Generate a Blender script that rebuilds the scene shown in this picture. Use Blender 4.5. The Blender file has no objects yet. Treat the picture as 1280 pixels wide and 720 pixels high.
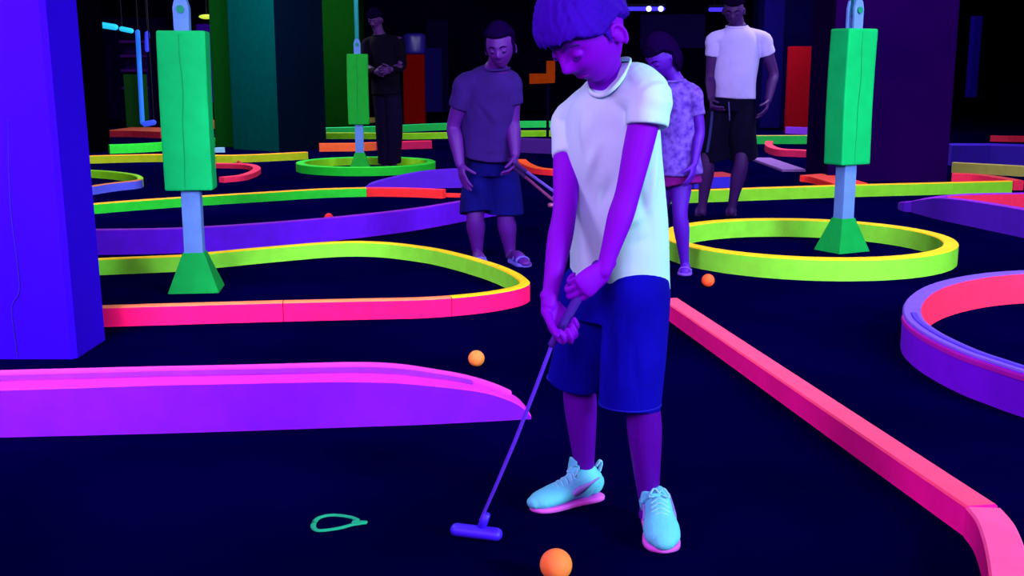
import bpy, bmesh, math, random
from mathutils import Vector, Matrix, noise
random.seed(4)
PI = math.pi
C = bpy.context.scene.collection
SC = bpy.context.scene
# ------------------------------------------------------------------ camera
CH, FP, PITCH = 1.17, 1400.0, math.radians(10.92)
cd = bpy.data.cameras.new('camera'); cam = bpy.data.objects.new('camera', cd); C.objects.link(cam)
cam.location = (0, 0, CH); cam.rotation_euler = (PI/2-PITCH, 0, 0)
cd.sensor_width = 36; cd.lens = FP/1280*36; cd.clip_start = .05; cd.clip_end = 200
SC.camera = cam
FW = Vector((0, math.cos(PITCH), -math.sin(PITCH))); UP = Vector((0, math.sin(PITCH), math.cos(PITCH)))
def ray(px, py): return Vector((1, 0, 0))*((px-640)/FP) - UP*((py-360)/FP) + FW
def G(px, py, z=0.0):
    d = ray(px, py); t = (z-CH)/d.z
    return Vector((0, 0, CH)) + d*t
def P(px, py, Y):
    d = ray(px, py); t = Y/d.y
    return Vector((0, 0, CH)) + d*t
# ------------------------------------------------------------------ materials
def s2l(c):
    c /= 255.0
    return c/12.92 if c <= .04045 else ((c+.055)/1.055)**2.4
MATS = {}
def mat(name, rgb, gain=.8, rough=.75, spec=.15, var=.08, vscale=12, bump=0, bscale=60, kind=None, rgb2=None, emit=None, sheen=0, metal=0):
    if name in MATS: return MATS[name]
    m = bpy.data.materials.new(name); m.use_nodes = True
    nt = m.node_tree; N = nt.nodes; L = nt.links
    b = N['Principled BSDF']
    col = [min(1, s2l(c)*gain) for c in rgb] + [1]
    b.inputs['Roughness'].default_value = rough
    b.inputs['Specular IOR Level'].default_value = spec
    b.inputs['Metallic'].default_value = metal
    tc = N.new('ShaderNodeTexCoord')
    nz = N.new('ShaderNodeTexNoise'); nz.inputs['Scale'].default_value = vscale; nz.inputs['Detail'].default_value = 4
    L.new(tc.outputs['Object'], nz.inputs['Vector'])
    rp = N.new('ShaderNodeValToRGB')
    rp.color_ramp.elements[0].position = .35; rp.color_ramp.elements[1].position = .65
    c2 = [min(1, s2l(c)*gain) for c in rgb2] + [1] if rgb2 else None
    if kind == 'pattern':
        vo = N.new('ShaderNodeTexVoronoi'); vo.feature = 'DISTANCE_TO_EDGE'; vo.inputs['Scale'].default_value = vscale
        nz2 = N.new('ShaderNodeVectorMath'); nz2.operation = 'ADD'
        nz.inputs['Scale'].default_value = 9
        sc = N.new('ShaderNodeVectorMath'); sc.operation = 'SCALE'; sc.inputs['Scale'].default_value = .12
        L.new(nz.outputs['Color'], sc.inputs[0]); L.new(tc.outputs['Object'], nz2.inputs[0]); L.new(sc.outputs[0], nz2.inputs[1])
        L.new(nz2.outputs[0], vo.inputs['Vector']); L.new(vo.outputs['Distance'], rp.inputs['Fac'])
        rp.color_ramp.elements[0].position = .03; rp.color_ramp.elements[1].position = .12
        rp.color_ramp.elements[0].color = c2; rp.color_ramp.elements[1].color = col
    else:
        L.new(nz.outputs['Fac'], rp.inputs['Fac'])
        rp.color_ramp.elements[0].color = c2 or [c*(1-var) for c in col[:3]]+[1]
        rp.color_ramp.elements[1].color = col if c2 else [min(1, c*(1+var*.5)) for c in col[:3]]+[1]
    L.new(rp.outputs['Color'], b.inputs['Base Color'])
    if bump:
        n2 = N.new('ShaderNodeTexNoise'); n2.inputs['Scale'].default_value = bscale; n2.inputs['Detail'].default_value = 5
        mp = N.new('ShaderNodeMapping')
        if kind == 'wood': mp.inputs['Scale'].default_value = (1, 1, .06)
        if kind == 'hair': mp.inputs['Scale'].default_value = (1, 1, .12)
        L.new(tc.outputs['Object'], mp.inputs['Vector']); L.new(mp.outputs[0], n2.inputs['Vector'])
        bp = N.new('ShaderNodeBump'); bp.inputs['Strength'].default_value = bump; bp.inputs['Distance'].default_value = .01
        L.new(n2.outputs['Fac'], bp.inputs['Height']); L.new(bp.outputs[0], b.inputs['Normal'])
    if emit:
        b.inputs['Emission Color'].default_value = [s2l(c) for c in emit[:3]] + [1]
        b.inputs['Emission Strength'].default_value = emit[3]
    MATS[name] = m
    return m
# ------------------------------------------------------------------ objects
def tag(o, label=None, cat=None, group=None, kind=None):
    if label: o['label'] = label
    if cat: o['category'] = cat
    if group: o['group'] = group
    if kind: o['kind'] = kind
    return o
def empty(name, label, cat, loc=(0, 0, 0), group=None):
    o = bpy.data.objects.new(name, None); C.objects.link(o); o.location = loc; o.empty_display_size = .1
    return tag(o, label, cat, group)
def mobj(name, bm, m, parent=None, smooth=True, loc=None):
    """one mesh object; geometry given in world space, moved to the parent's frame"""
    me = bpy.data.meshes.new(name)
    bm.normal_update(); bm.to_mesh(me); bm.free()
    for q in (m if isinstance(m, (list, tuple)) else [m]): me.materials.append(q)
    if smooth:
        for p in me.polygons: p.use_smooth = True
    return finish(name, me, parent, loc)
def wloc(p):
    v = Vector((0, 0, 0))
    while p is not None: v += p.location; p = p.parent
    return v
def finish(name, me, parent=None, loc=None):
    o = bpy.data.objects.new(name, me); C.objects.link(o)
    base = Vector(loc) if loc is not None else None
    pw = wloc(parent)
    if base is None:
        bb = [v.co for v in me.vertices]
        if parent is None:
            n = len(bb); base = Vector((sum(v.x for v in bb)/n, sum(v.y for v in bb)/n, min(v.z for v in bb)))
        else: base = pw.copy()
    me.transform(Matrix.Translation(-base))
    o.parent = parent; o.location = base - pw
    return o
def tree_copy(o, parent=None):
    c = o.copy(); C.objects.link(c)
    c.parent = parent
    for ch in [k for k in o.children]: tree_copy(ch, c)
    return c
# ------------------------------------------------------------------ geometry
def crom(pts, n=8, closed=False):
    out = []; m = len(pts)
    for i in range(m if closed else m-1):
        if closed: a, b, c, d = pts[(i-1) % m], pts[i], pts[(i+1) % m], pts[(i+2) % m]
        else: a, b, c, d = pts[max(i-1, 0)], pts[i], pts[i+1], pts[min(i+2, m-1)]
        for k in range(n):
            t = k/n
            out.append(.5*((2*b)+(c-a)*t+(2*a-5*b+4*c-d)*t*t+(3*b-a-3*c+d)*t**3))
    if not closed: out.append(pts[-1].copy())
    return out
def bx(bm, c, s, rz=0, mi=0, bev=0, top=1.0):
    """box of size s centred at c, rotated about z; top scales the upper face"""
    R = Matrix.Rotation(rz, 3, 'Z'); c = Vector(c)
    t = bmesh.new()
    vs = []
    for z in (-1, 1):
        k = top if z > 0 else 1
        for x, y in ((-1, -1), (1, -1), (1, 1), (-1, 1)):
            vs.append(t.verts.new(c + R @ Vector((x*s[0]/2*k, y*s[1]/2*k, z*s[2]/2))))
    for f in ((0, 3, 2, 1), (4, 5, 6, 7), (0, 1, 5, 4), (1, 2, 6, 5), (2, 3, 7, 6), (3, 0, 4, 7)):
        t.faces.new([vs[i] for i in f])
    if bev: bmesh.ops.bevel(t, geom=t.edges[:], offset=bev, segments=2, affect='EDGES', profile=.6)
    merge(bm, t, mi)
def merge(bm, t, mi=None):
    mp = {}
    for v in t.verts: mp[v] = bm.verts.new(v.co)
    for f in t.faces:
        try: g = bm.faces.new([mp[v] for v in f.verts]); g.material_index = f.material_index if mi is None else mi
        except ValueError: pass
    t.free()
def loft(bm, pts, radii, side=Vector((1, 0, 0)), seg=16, n=6, cap='round', mi=0):
    """tube of elliptical rings through pts; radii: number or (along side, across)"""
    pts = [Vector(p) for p in pts]
    rr = [Vector((r, r, 0)) if not isinstance(r, (tuple, list)) else Vector((r[0], r[1], 0)) for r in radii]
    if len(pts) > 1 and n > 1: q = crom(pts, n); r = crom(rr, n)
    else: q, r = pts, rr
    caps = cap if isinstance(cap, tuple) else (cap, cap)
    d0 = (q[1]-q[0]).normalized(); d1 = (q[-1]-q[-2]).normalized()
    def capr(p, d, rad, k=4):
        e = min(rad.x, rad.y); o = []
        for i in range(1, k+1):
            a = i/k*PI/2*.97; o.append((p+d*e*math.sin(a), rad*math.cos(a)))
        return o
    ring = list(zip(q, r)); tang = []
    for i in range(len(q)):
        tang.append((q[min(i+1, len(q)-1)]-q[max(i-1, 0)]).normalized())
    if caps[0] == 'round':
        pre = capr(q[0], -d0, r[0]); ring = pre[::-1]+ring; tang = [d0]*len(pre)+tang
    if caps[1] == 'round':
        post = capr(q[-1], d1, r[-1]); ring += post; tang += [d1]*len(post)
    rows = []
    for (p, ra), t in zip(ring, tang):
        s = side - t*side.dot(t)
        if s.length < 1e-3: s = Vector((0, 1, 0)) - t*t.y
        s.normalize(); u = t.cross(s)
        rows.append([bm.verts.new(p + s*ra.x*math.cos(2*PI*k/seg) + u*ra.y*math.sin(2*PI*k/seg)) for k in range(seg)])
    for a, b in zip(rows, rows[1:]):
        for k in range(seg):
            f = bm.faces.new((a[k], a[(k+1) % seg], b[(k+1) % seg], b[k])); f.material_index = mi
    f = bm.faces.new(rows[0][::-1]); f.material_index = mi
    f = bm.faces.new(rows[-1]); f.material_index = mi
def ell(bm, c, r, M=None, u=24, v=16, mi=0, fn=None):
    c = Vector(c); M = M or Matrix.Identity(3)
    rows = []
    for j in range(1, v):
        th = PI*j/v; row = []
        for i in range(u):
            ph = 2*PI*i/u
            d = Vector((math.sin(th)*math.cos(ph), math.sin(th)*math.sin(ph), math.cos(th)))
            k = Vector((d.x*r[0], d.y*r[1], d.z*r[2]))
            if fn: k = fn(d, k)
            row.append(bm.verts.new(c + M @ k))
        rows.append(row)
    a = Vector((0, 0, r[2])); b = Vector((0, 0, -r[2]))
    if fn: a = fn(Vector((0, 0, 1)), a); b = fn(Vector((0, 0, -1)), b)
    top = bm.verts.new(c + M @ a); bot = bm.verts.new(c + M @ b)
    for i in range(u):
        j = (i+1) % u
        fs = [bm.faces.new((top, rows[0][i], rows[0][j])), bm.faces.new((bot, rows[-1][j], rows[-1][i]))]
        for p, q in zip(rows, rows[1:]): fs.append(bm.faces.new((p[i], q[i], q[j], p[j])))
        for f in fs: f.material_index = mi
def remesh(bm, vox, smooth=2, fac=.5):
    me = bpy.data.meshes.new('t'); bm.to_mesh(me); bm.free()
    o = bpy.data.objects.new('t', me); C.objects.link(o)
    m = o.modifiers.new('r', 'REMESH'); m.mode = 'VOXEL'; m.voxel_size = vox; m.use_smooth_shade = True
    if smooth:
        s = o.modifiers.new('s', 'SMOOTH'); s.iterations = smooth; s.factor = fac
    dg = bpy.context.evaluated_depsgraph_get()
    new = bpy.data.meshes.new_from_object(o.evaluated_get(dg))
    bpy.data.objects.remove(o); bpy.data.meshes.remove(me)
    b = bmesh.new(); b.from_mesh(new); bpy.data.meshes.remove(new)
    return b
def displace(bm, fn):
    bm.normal_update()
    mv = [(v, fn(v.co, v.normal)) for v in bm.verts]
    for v, d in mv:
        if d: v.co += v.normal*d
# ------------------------------------------------------------------ low walls of the course
def wallmesh(bm, path, h, w, side, mi=(0, 1, 2), closed=False, b=.006):
    """path: ground points of the outer foot line; h, w numbers or lists; side=+1 puts the width to the left of travel"""
    n = len(path); rows = []
    for i in range(n):
        a = path[(i-1) % n] if closed else path[max(i-1, 0)]
        c = path[(i+1) % n] if closed else path[min(i+1, n-1)]
        t = (c-a); t.z = 0; t.normalize()
        nn = Vector((-t.y, t.x, 0))*side
        hh = h[i] if isinstance(h, list) else h; ww = w[i] if isinstance(w, list) else w
        p = Vector((path[i].x, path[i].y, 0)); bb = min(b, hh*.3)
        sec = [(0, 0), (0, hh-bb), (bb, hh), (ww-bb, hh), (ww, hh-bb), (ww, 0)]
        rows.append([bm.verts.new(p + nn*x + Vector((0, 0, z))) for x, z in sec])
    idx = [mi[1], mi[0], mi[0], mi[0], mi[2], mi[2]]
    for i in range(n if closed else n-1):
        a, c = rows[i], rows[(i+1) % n]
        for k in range(5):
            f = bm.faces.new((a[k], c[k], c[k+1], a[k+1]) if side > 0 else (a[k], a[k+1], c[k+1], c[k])); f.material_index = idx[k]
        f = bm.faces.new((a[0], a[5], c[5], c[0]) if side > 0 else (a[0], c[0], c[5], a[5])); f.material_index = idx[0]
    if not closed:
        f = bm.faces.new(rows[0] if side < 0 else rows[0][::-1]); f.material_index = mi[1]
        f = bm.faces.new(rows[-1] if side > 0 else rows[-1][::-1]); f.material_index = mi[1]
def toppath(pix, h, n=8, closed=False):
    pts = [G(x, y, h) for x, y in pix]
    for p in pts: p.z = 0
    return crom(pts, n, closed) if n > 1 else pts
def low_border(name, label, cat, pix, h, w, side, mats, n=8, group=None, cuts=(), part='board', ground=False):
    """top outer edge given by pixels, cast on the plane z=h. cuts: fractions of the length where boards meet"""
    path = toppath(pix, 0 if ground else h, n)
    if not cuts:
        bm = bmesh.new(); wallmesh(bm, path, h, w, side)
        return tag(mobj(name, bm, mats, smooth=False), label, cat, group)
    k = len(path)-1; cs = [0]+[int(round(c*k)) for c in cuts]+[k]
    mid = path[k//2]
    root = empty(name, label, cat, (mid.x, mid.y, 0), group)
    for j in range(len(cs)-1):
        seg = [p.copy() for p in path[cs[j]:cs[j+1]+1]]
        if j: seg[0] += (seg[1]-seg[0]).normalized()*.004
        mm = mats[j] if isinstance(mats[0], (list, tuple)) else mats
        bm = bmesh.new(); wallmesh(bm, seg, h, w, side)
        mobj(part, bm, mm, root, smooth=False)
    return root
# ------------------------------------------------------------------ colours under the black light
M_floor = mat('carpet', (2, 0, 54), .8, 1, 0, rgb2=(0, 0, 42), vscale=1.3, bump=.5, bscale=400)
M_ceil = mat('ceiling_paint', (4, 3, 24), .6, 1, 0)
M_wall = mat('wall_paint', (10, 4, 48), .8, 1, 0, rgb2=(4, 2, 26), vscale=.4)
M_wallr = mat('wall_paint_right', (5, 4, 26), .6, 1, 0, rgb2=(3, 2, 18), vscale=.5)
lime = mat('lime_paint', (128, 215, 28)); limes = mat('lime_side', (122, 214, 58), .85)
green = mat('green_paint', (40, 225, 60)); greend = mat('green_deep', (15, 185, 45))
yellow = mat('yellow_lit_top', (255, 200, 16)); gold = mat('orange_yellow_lit_top', (250, 170, 30)); tan = mat('dull_yellow', (165, 160, 80))  # yellow, gold: light on lime board tops, put into the colour
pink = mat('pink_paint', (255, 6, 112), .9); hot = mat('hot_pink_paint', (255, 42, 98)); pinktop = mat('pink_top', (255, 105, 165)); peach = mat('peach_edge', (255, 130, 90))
red = mat('red_paint', (245, 40, 50)); redd = mat('dull_red', (170, 25, 60)); orange = mat('orange_paint', (235, 95, 50))
purple = mat('purple_paint', (122, 8, 245), .8); blurple = mat('violet_paint', (88, 0, 232), .85); violet = mat('deep_violet', (76, 12, 205))
mag = mat('magenta_paint', (215, 35, 225)); lav = mat('lavender_paint', (120, 90, 225)); blued = mat('dull_blue', (45, 10, 165)); skyb = mat('pale_blue', (120, 175, 215))
teal = mat('teal_green', (40, 215, 130))
rim = mat('violet_edge', (125, 20, 205))
# ------------------------------------------------------------------ room
def plane_box(name, c, s, m):
    bm = bmesh.new(); bx(bm, c, s); return tag(mobj(name, bm, m, smooth=False), kind='structure')
plane_box('floor', (0, 14, -.05), (26, 42, .1), M_floor)
plane_box('ceiling', (0, 14, 3.45), (26, 42, .1), M_ceil)
plane_box('wall_back', (0, 35.05, 1.7), (26, .1, 3.4), M_wall)
plane_box('wall_left', (-13.05, 14, 1.7), (.1, 42, 3.4), M_wall)
plane_box('wall_right', (13.05, 14, 1.7), (.1, 42, 3.4), M_wallr)
plane_box('wall_front', (0, -7.05, 1.7), (26, .1, 3.4), M_wall)
# ------------------------------------------------------------------ columns
def column(label, p, s, rz, m, h=3.4, top=1.0, name='column'):
    bm = bmesh.new(); bx(bm, (p[0], p[1], h/2), (s[0], s[1], h), rz, bev=.015, top=top)
    return tag(mobj(name, bm, m, smooth=False), label, 'column')
# near purple column with chamfered corner
cm = mat('violet_column_paint', (42, 0, 228), .82, .9, .03, rgb2=(38, 0, 220), vscale=1.5)
r0 = G(95, 449)
root = empty('padded_column', 'big violet padded column at the left edge, nearest to the camera', 'column', (r0.x-.5, r0.y+.2, 0))
bm = bmesh.new()
x1, y1 = r0.x, r0.y
outl = [(x1-1.0, y1), (x1-.02, y1), (x1+.0, y1+.02), (x1+.0, y1+.34), (x1-.05, y1+.40), (x1-1.0, y1+.40)]
def prism(bm, outl, z0, z1, topshift=(0, 0), mi=0):
    a = [bm.verts.new((x, y, z0)) for x, y in outl]; b = [bm.verts.new((x+topshift[0], y+topshift[1], z1)) for x, y in outl]
    k = len(outl)
    for i in range(k): f = bm.faces.new((a[i], a[(i+1) % k], b[(i+1) % k], b[i])); f.material_index = mi
    bm.faces.new(a[::-1]).material_index = mi; bm.faces.new(b).material_index = mi
prism(bm, outl, .0, 3.4, (-.05, 0)); mobj('padding', bm, cm, root, smooth=False)
bm = bmesh.new()
q = [P(10, 150, y1-.003), P(13, 255, y1-.003), P(22, 330, y1-.003), P(24, 365, y1-.003), P(15, 385, y1-.003), P(20, 430, y1-.003), P(22, 446, y1-.003)]
loft(bm, q, [.0015, .003, .003, .003, .003, .003, .003], seg=6); mobj('seam', bm, mat('seam', (38, 0, 150)), root)
# column 2: turned square, teal face
b2 = G(349, 190); s2 = 1.0; ph = math.radians(-35)
c2 = Vector((b2.x, b2.y, 0)) + Matrix.Rotation(ph+PI, 3, 'Z') @ Vector((s2/2, -s2/2, 0))
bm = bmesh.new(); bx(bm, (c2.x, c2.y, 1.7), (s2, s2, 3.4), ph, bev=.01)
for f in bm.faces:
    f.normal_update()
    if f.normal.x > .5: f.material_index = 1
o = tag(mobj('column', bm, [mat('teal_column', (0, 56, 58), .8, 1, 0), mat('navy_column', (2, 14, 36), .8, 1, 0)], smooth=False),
    'dark teal square column behind the near left green swinging post', 'column')
g2 = G(266, 186)
column('dark green column edge just left of the teal column', (g2.x+.2, g2.y+.6), (.5, .5), 0, mat('green_column', (4, 52, 12), .8, 1, 0))
g3 = G(422, 163)
column('dark green column behind the middle green post', (g3.x, g3.y+.4), (.98, .8), 0, mat('green_column_far', (4, 44, 6), .8, 1, 0))
g4 = G(1118, 229)
column('wide dark plum column behind the right green post', (g4.x, g4.y+.75), (1.27, 1.27), math.radians(-4), mat('plum_column', (26, 0, 66), .8, 1, 0, rgb2=(18, 0, 60), vscale=1))
g5 = G(98, 192)
column('black column left of the near left green post', (g5.x, g5.y+.4), (.5, .5), 0, mat('black_column', (2, 1, 6), .8, 1, 0))
g6 = G(1003, 158)
column('dark navy column behind the dull red panel', (g6.x+.2, g6.y+1), (2.2, .6), 0, mat('navy_column_far', (8, 4, 66), .8, 1, 0))
# ------------------------------------------------------------------ low walls
W = 'course border'  # tops often lighter than sides: light put into the top colours
# A front purple wall with lowered end
cols = [(-60, 549, 489, 469), (0, 547, 487, 467), (100, 544.5, 484, 464.5), (200, 542, 480.5, 462), (300, 539, 478.5, 460), (400, 535.5, 476.5, 457.5), (455, 533.5, 476.5, 456.5), (500, 532, 478, 458.5), (540, 530.5, 481.5, 464), (580, 528.5, 486, 471), (610, 527, 491, 479), (635, 525.5, 499, 488.5), (652, 524.5, 508, 498), (664, 524, 520, 512)]
fr, hs, bk = [], [], []
for x, yb, yf, yk in cols:
    p = G(x, yb); d = ray(x, yf); h = CH + d.z*(p.y/d.y); h = max(h, .008)
    fr.append(p); hs.append(h); bk.append(G(x-4, yk, h))
fr2 = crom(fr, 5); hs2 = [v.x for v in crom([Vector((h, 0, 0)) for h in hs], 5)]; bk2 = crom(bk, 5)
root = empty('course_border', 'long bright purple border across the left foreground, its right end cut low', W, (fr[5].x, fr[5].y+.08, 0))
bm = bmesh.new(); rows = []
for p, h, b in zip(fr2, hs2, bk2):
    b = Vector((b.x, max(b.y, p.y+.02), 0))
    rows.append([bm.verts.new(v) for v in (Vector((p.x, p.y, 0)), Vector((p.x, p.y, h-.004)), Vector((p.x, p.y+.004, h)), Vector((b.x, b.y, h)), Vector((b.x, b.y, 0)))])
for a, b in zip(rows, rows[1:]):
    for k in range(4):
        f = bm.faces.new((a[k], b[k], b[k+1], a[k+1])); f.material_index = 0 if k == 0 else 1
bm.faces.new(rows[0][::-1]); bm.faces.new(rows[-1]).material_index = 1
mobj('board', bm, [purple, mag], root, smooth=False)
def strip(bm, k0, k1, dz, i0=0, i1=None):
    r = []
    for p, h, b in list(zip(fr2, hs2, bk2))[i0:i1]:
        b = Vector((b.x, max(b.y, p.y+.02), 0)); a = Vector((p.x, p.y, 0))
        u = a.lerp(b, k0); v = a.lerp(b, k1)
        r.append([bm.verts.new((u.x, u.y, h-.002)), bm.verts.new((u.x, u.y, h+dz)), bm.verts.new((v.x, v.y, h+dz)), bm.verts.new((v.x, v.y, h-.002))])
    for a, b in zip(r, r[1:]):
        for k in range(4): bm.faces.new((a[k], b[k], b[(k+1) % 4], a[(k+1) % 4]))
    bm.faces.new(r[0][::-1]); bm.faces.new(r[-1])
bm = bmesh.new(); strip(bm, .48, .78, .006, 0, -18); mobj('inlay_strip', bm, mat('inlay_violet', (150, 30, 235)), root, smooth=False)
bm = bmesh.new(); strip(bm, .78, 1, .012, 0, -8); mobj('back_lip', bm, mat('back_lip_pink', (215, 60, 215)), root, smooth=False)
# B loop, yellow inside, pink outside
pixB = [(20, 327), (105, 323), (225, 318), (262, 314.6), (340, 307.5), (420, 301.5), (480, 302), (540, 309), (580, 317.5), (620, 329), (645, 339), (658, 347), (662.5, 353), (655, 358), (640, 362), (610, 367), (565, 371.5), (520, 374), (450, 375.5), (340, 378), (230, 381), (112, 384.5), (20, 388)]
low_border('course_border', 'bean shaped loop border, lime inside and hot pink outside, round the near left green post', W, pixB, .095, .055, -1,
    [[yellow, lime, limes], [yellow, pink, limes], [peach, pink, limes], [peach, pink, limes]], cuts=(.5, .727, .86), n=8, part='board')
# C second yellow rail ending red
low_border('course_border', 'low yellow border behind the bean loop whose right stretch is red', W, [(20, 262), (97, 256.5), (160, 251.5), (225, 247), (340, 240), (400, 236.5), (458, 234.8), (510, 235.3), (553, 237)], .085, .07, 1,
    [[gold, green, lime], [hot, red, red]], n=6, cuts=(.75,))
low_border('course_border', 'short flat red board tip beside the leaning person', W, [(540, 242), (574, 243)], .03, .1, 1, [red, red, red], n=1)
# D violet long wall
low_border('course_border', 'long violet border curving up to the leaning person, behind the bean loop', W, [(20, 321), (103, 319), (225, 316.5), (340, 308.5), (440, 298.5), (520, 288), (585, 276), (630, 268)], .165, .05, 1,
    [rim, blurple, blurple], ground=True)
# E violet wall with tapered end
def tapered(label, cols, wd, mats, name='course_border', cat=W, closing=None):
    fr, hs = [], []
    for x, yb, yf in cols:
        p = G(x, yb); d = ray(x, yf); fr.append(p); hs.append(max(.006, CH + d.z*(p.y/d.y)))
    a = crom(fr, 5); hh = [v.x for v in crom([Vector((h, 0, 0)) for h in hs], 5)]
    bm = bmesh.new(); wallmesh(bm, a, hh, wd, 1); return tag(mobj(name, bm, mats, smooth=False), label, cat)
tapered('violet border with a rounded left end behind the leaning person', [(452, 237, 236), (462, 237, 231), (480, 236.5, 225), (505, 236, 219), (530, 235.5, 214.5), (560, 235, 212), (600, 234.5, 211), (640, 234, 211)], .12, [violet]*3)
# F far left
low_border('course_border', 'lime and blue-lit hooked border at the far left, beside the violet column', W, [(40, 211.5), (92, 211.5), (130, 213), (160, 216), (175, 219), (179, 222.5), (172, 225.5), (140, 229), (95, 236), (40, 243)], .085, .06, -1,
    [[lime, lime, lime], [mat('orange_edge', (190, 110, 60)), mat('blue_lit_side', (80, 90, 240)), blued]], cuts=(.6,), n=8)  # blue light on the outer side is painted into its colour
low_border('course_border', 'long far yellow border running in front of the teal column', W, [(40, 197), (90, 195.5), (196, 193), (290, 194), (385, 190)], .1, .08, 1, [gold, mat('yel', (190, 215, 30)), lime], n=5)
low_border('course_border', 'far green border left of the near left green post', W, [(137, 181), (196, 178.5), (283, 171.5)], .13, .1, 1, [green, green, green], n=4)
low_border('course_border', 'far orange and red border above the green one at the left', W, [(134, 163), (165, 163.2), (200, 164.5)], .12, 1.2, 1, [mat('dull_orange', (190, 85, 60)), redd, redd], n=3)
low_border('course_border', 'far small orange border left of the teal column', W, [(258, 150), (278, 150)], .18, .1, 1, [orange, mat('brown_or', (175, 95, 40)), orange], n=1)
low_border('course_border', 'small pale blue block left of the teal column', 'block', [(262.5, 185), (281, 184.5)], .07, .1, 1, [skyb, skyb, skyb], n=1, ground=False)
low_border('course_border', 'far pink hooked border in front of the teal column', W, [(240, 203.5), (265, 203.5), (300, 204), (318, 205.5), (326, 209), (321, 214), (305, 219), (280, 221.5)], .06, .09, -1, [hot, mat('dpink', (235, 40, 100)), mat('dpink2', (200, 30, 80))])
# mid far
low_border('course_border', 'farthest teal green border across the middle distance', W, [(396, 160), (437, 159), (499, 156.5), (556, 154), (645, 151.5), (720, 151)], .14, .1, 1, [teal, mat('teal2', (30, 210, 95)), teal], n=3)
low_border('course_border', 'far lime border just in front of the farthest teal one', W, [(397, 166), (450, 166), (500, 166.5), (553, 165.7), (645, 163.5), (720, 163)], .11, .1, 1, [mat('lime3', (170, 220, 50)), lime, lime], n=3)
low_border('course_border', 'far orange to pink border in front of the lime one, behind the person in black', W, [(399, 179.5), (447, 179), (470, 178), (500, 177), (540, 176)], .12, .12, 1, [[orange, orange, orange], [hot, mat('dullpink', (190, 20, 95)), red]], cuts=(.5,), n=3)
low_border('course_border', 'dim purple far border between the leaning person and the child in front', W, [(640, 173.5), (720, 176)], .2, .3, 1, [mat('dimpurple', (62, 16, 135))]*3, n=1)
low_border('course_border', 'dim small yellow far border right of the middle post', W, [(458, 147), (481, 146.5)], .12, .1, 1, [tan, tan, tan], n=1)
low_border('course_border', 'curving orange red border between the leaning person and the child in front', W, [(646, 199), (652, 204), (664, 209), (682, 211.5), (705, 212.5), (760, 214)], .07, .12, 1, [mat('or2', (255, 90, 40)), mat('rd2', (240, 35, 60)), red], n=5)
# right side far
low_border('course_border', 'blue border with a dull red top behind the legs of the person in white', W, [(868, 221), (925, 220)], .12, .5, 1, [redd, mat('blue4', (40, 25, 200)), blued], n=1)
low_border('course_border', 'long yellow border running past the right post below the plum column', W, [(835, 239), (884, 237.3), (1042, 232), (1180, 228.5), (1266, 226.2)], .115, .07, 1, [gold, mat('lime5', (120, 205, 45)), lime], n=4)
low_border('course_border', 'pink border joining the right end of the long yellow border', W, [(1268, 225.5), (1240, 220.5), (1215, 217.5), (1190, 216.5)], .1, .1, -1, [mat('coral', (215, 70, 80)), mat('coral2', (215, 30, 80)), hot], n=4)
low_border('course_border', 'short coral border piece left of the right green post', W, [(1000, 219), (1015, 221), (1042, 229)], .07, .35, 1, [mat('coral3', (225, 65, 65)), red, red], n=4)
low_border('course_border', 'far yellow and green border left of the right post', W, [(943, 169.5), (985, 169.3), (1032, 169.3)], .14, .12, 1, [mat('cream_top', (225, 205, 110)), mat('grn6', (25, 180, 80)), green], n=1)
low_border('course_border', 'far pink curved border below the yellow and green one', W, [(957, 176), (956, 180), (962, 184), (975, 186.5), (1000, 187.5), (1036, 189)], .1, .12, 1, [mat('pk7', (240, 60, 110)), mat('pk8', (205, 25, 100)), pink], n=5)
low_border('course_border', 'pale violet far border under the dull red panel', W, [(982, 158.5), (1023, 160)], .13, .1, 1, [mat('plav', (110, 40, 210))]*3, n=1)
low_border('course_border', 'far red border at the right edge', W, [(1238, 169.5), (1260, 170), (1330, 170.5)], .1, .1, 1, [mat('rd9', (215, 30, 80)), mat('rd10', (200, 25, 70)), red], n=1)
low_border('course_border', 'dim blue border at the right edge behind the plum column', W, [(1190, 181.5), (1240, 181.5), (1340, 184)], .26, .4, 1, [mat('dbl', (48, 10, 190)), mat('dbl2', (40, 4, 165)), blued], n=1)
low_border('course_border', 'dull khaki border at the right edge', W, [(1190, 203), (1240, 205.5), (1340, 211)], .12, .08, 1, [mat('khaki2', (185, 165, 90)), mat('khaki', (150, 145, 75)), tan], n=1)
# stray board
o = low_border('board', 'short pale lavender board lying askew behind the person in white', 'board', [(938, 197), (978, 211.5)], .03, .28, 1, [mat('plank', (120, 80, 175))]*3, n=1)
# R4 violet loop
cols4 = [(1350, 312, 276), (1280, 297.5, 262.5), (1240, 289, 255.5), (1200, 280.5, 249.5), (1170, 274, 247), (1150, 268.5, 249), (1138, 265, 251), (1132.5, 260.5, 254)]
fr = [G(x, yb) for x, yb, _ in cols4]; hs = []
for (x, yb, yf), p in zip(cols4, fr):
    d = ray(x, yf); hs.append(max(.012, CH + d.z*(p.y/d.y)))
for x, y, h in [(1139, 251.5, .085), (1165, 246, .13), (1205, 242, .16), (1280, 240.5, .165), (1360, 239.5, .165)]:
    q = G(x, y, h); q.z = 0; fr.append(q); hs.append(h)
bm = bmesh.new(); pa = crom(fr, 6); hh = [max(.01, v.x) for v in crom([Vector((h, 0, 0)) for h in hs], 6)]
wallmesh(bm, pa, hh, .07, -1)
lim = G(1188, 243, .16).x
for f in bm.faces:
    if f.material_index == 2 and f.calc_center_median().x < lim: f.material_index = 1
tag(mobj('course_border', bm, [rim, violet, hot], smooth=False), 'violet loop border with pink inner face, behind the large violet ring at the right edge', W)
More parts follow.
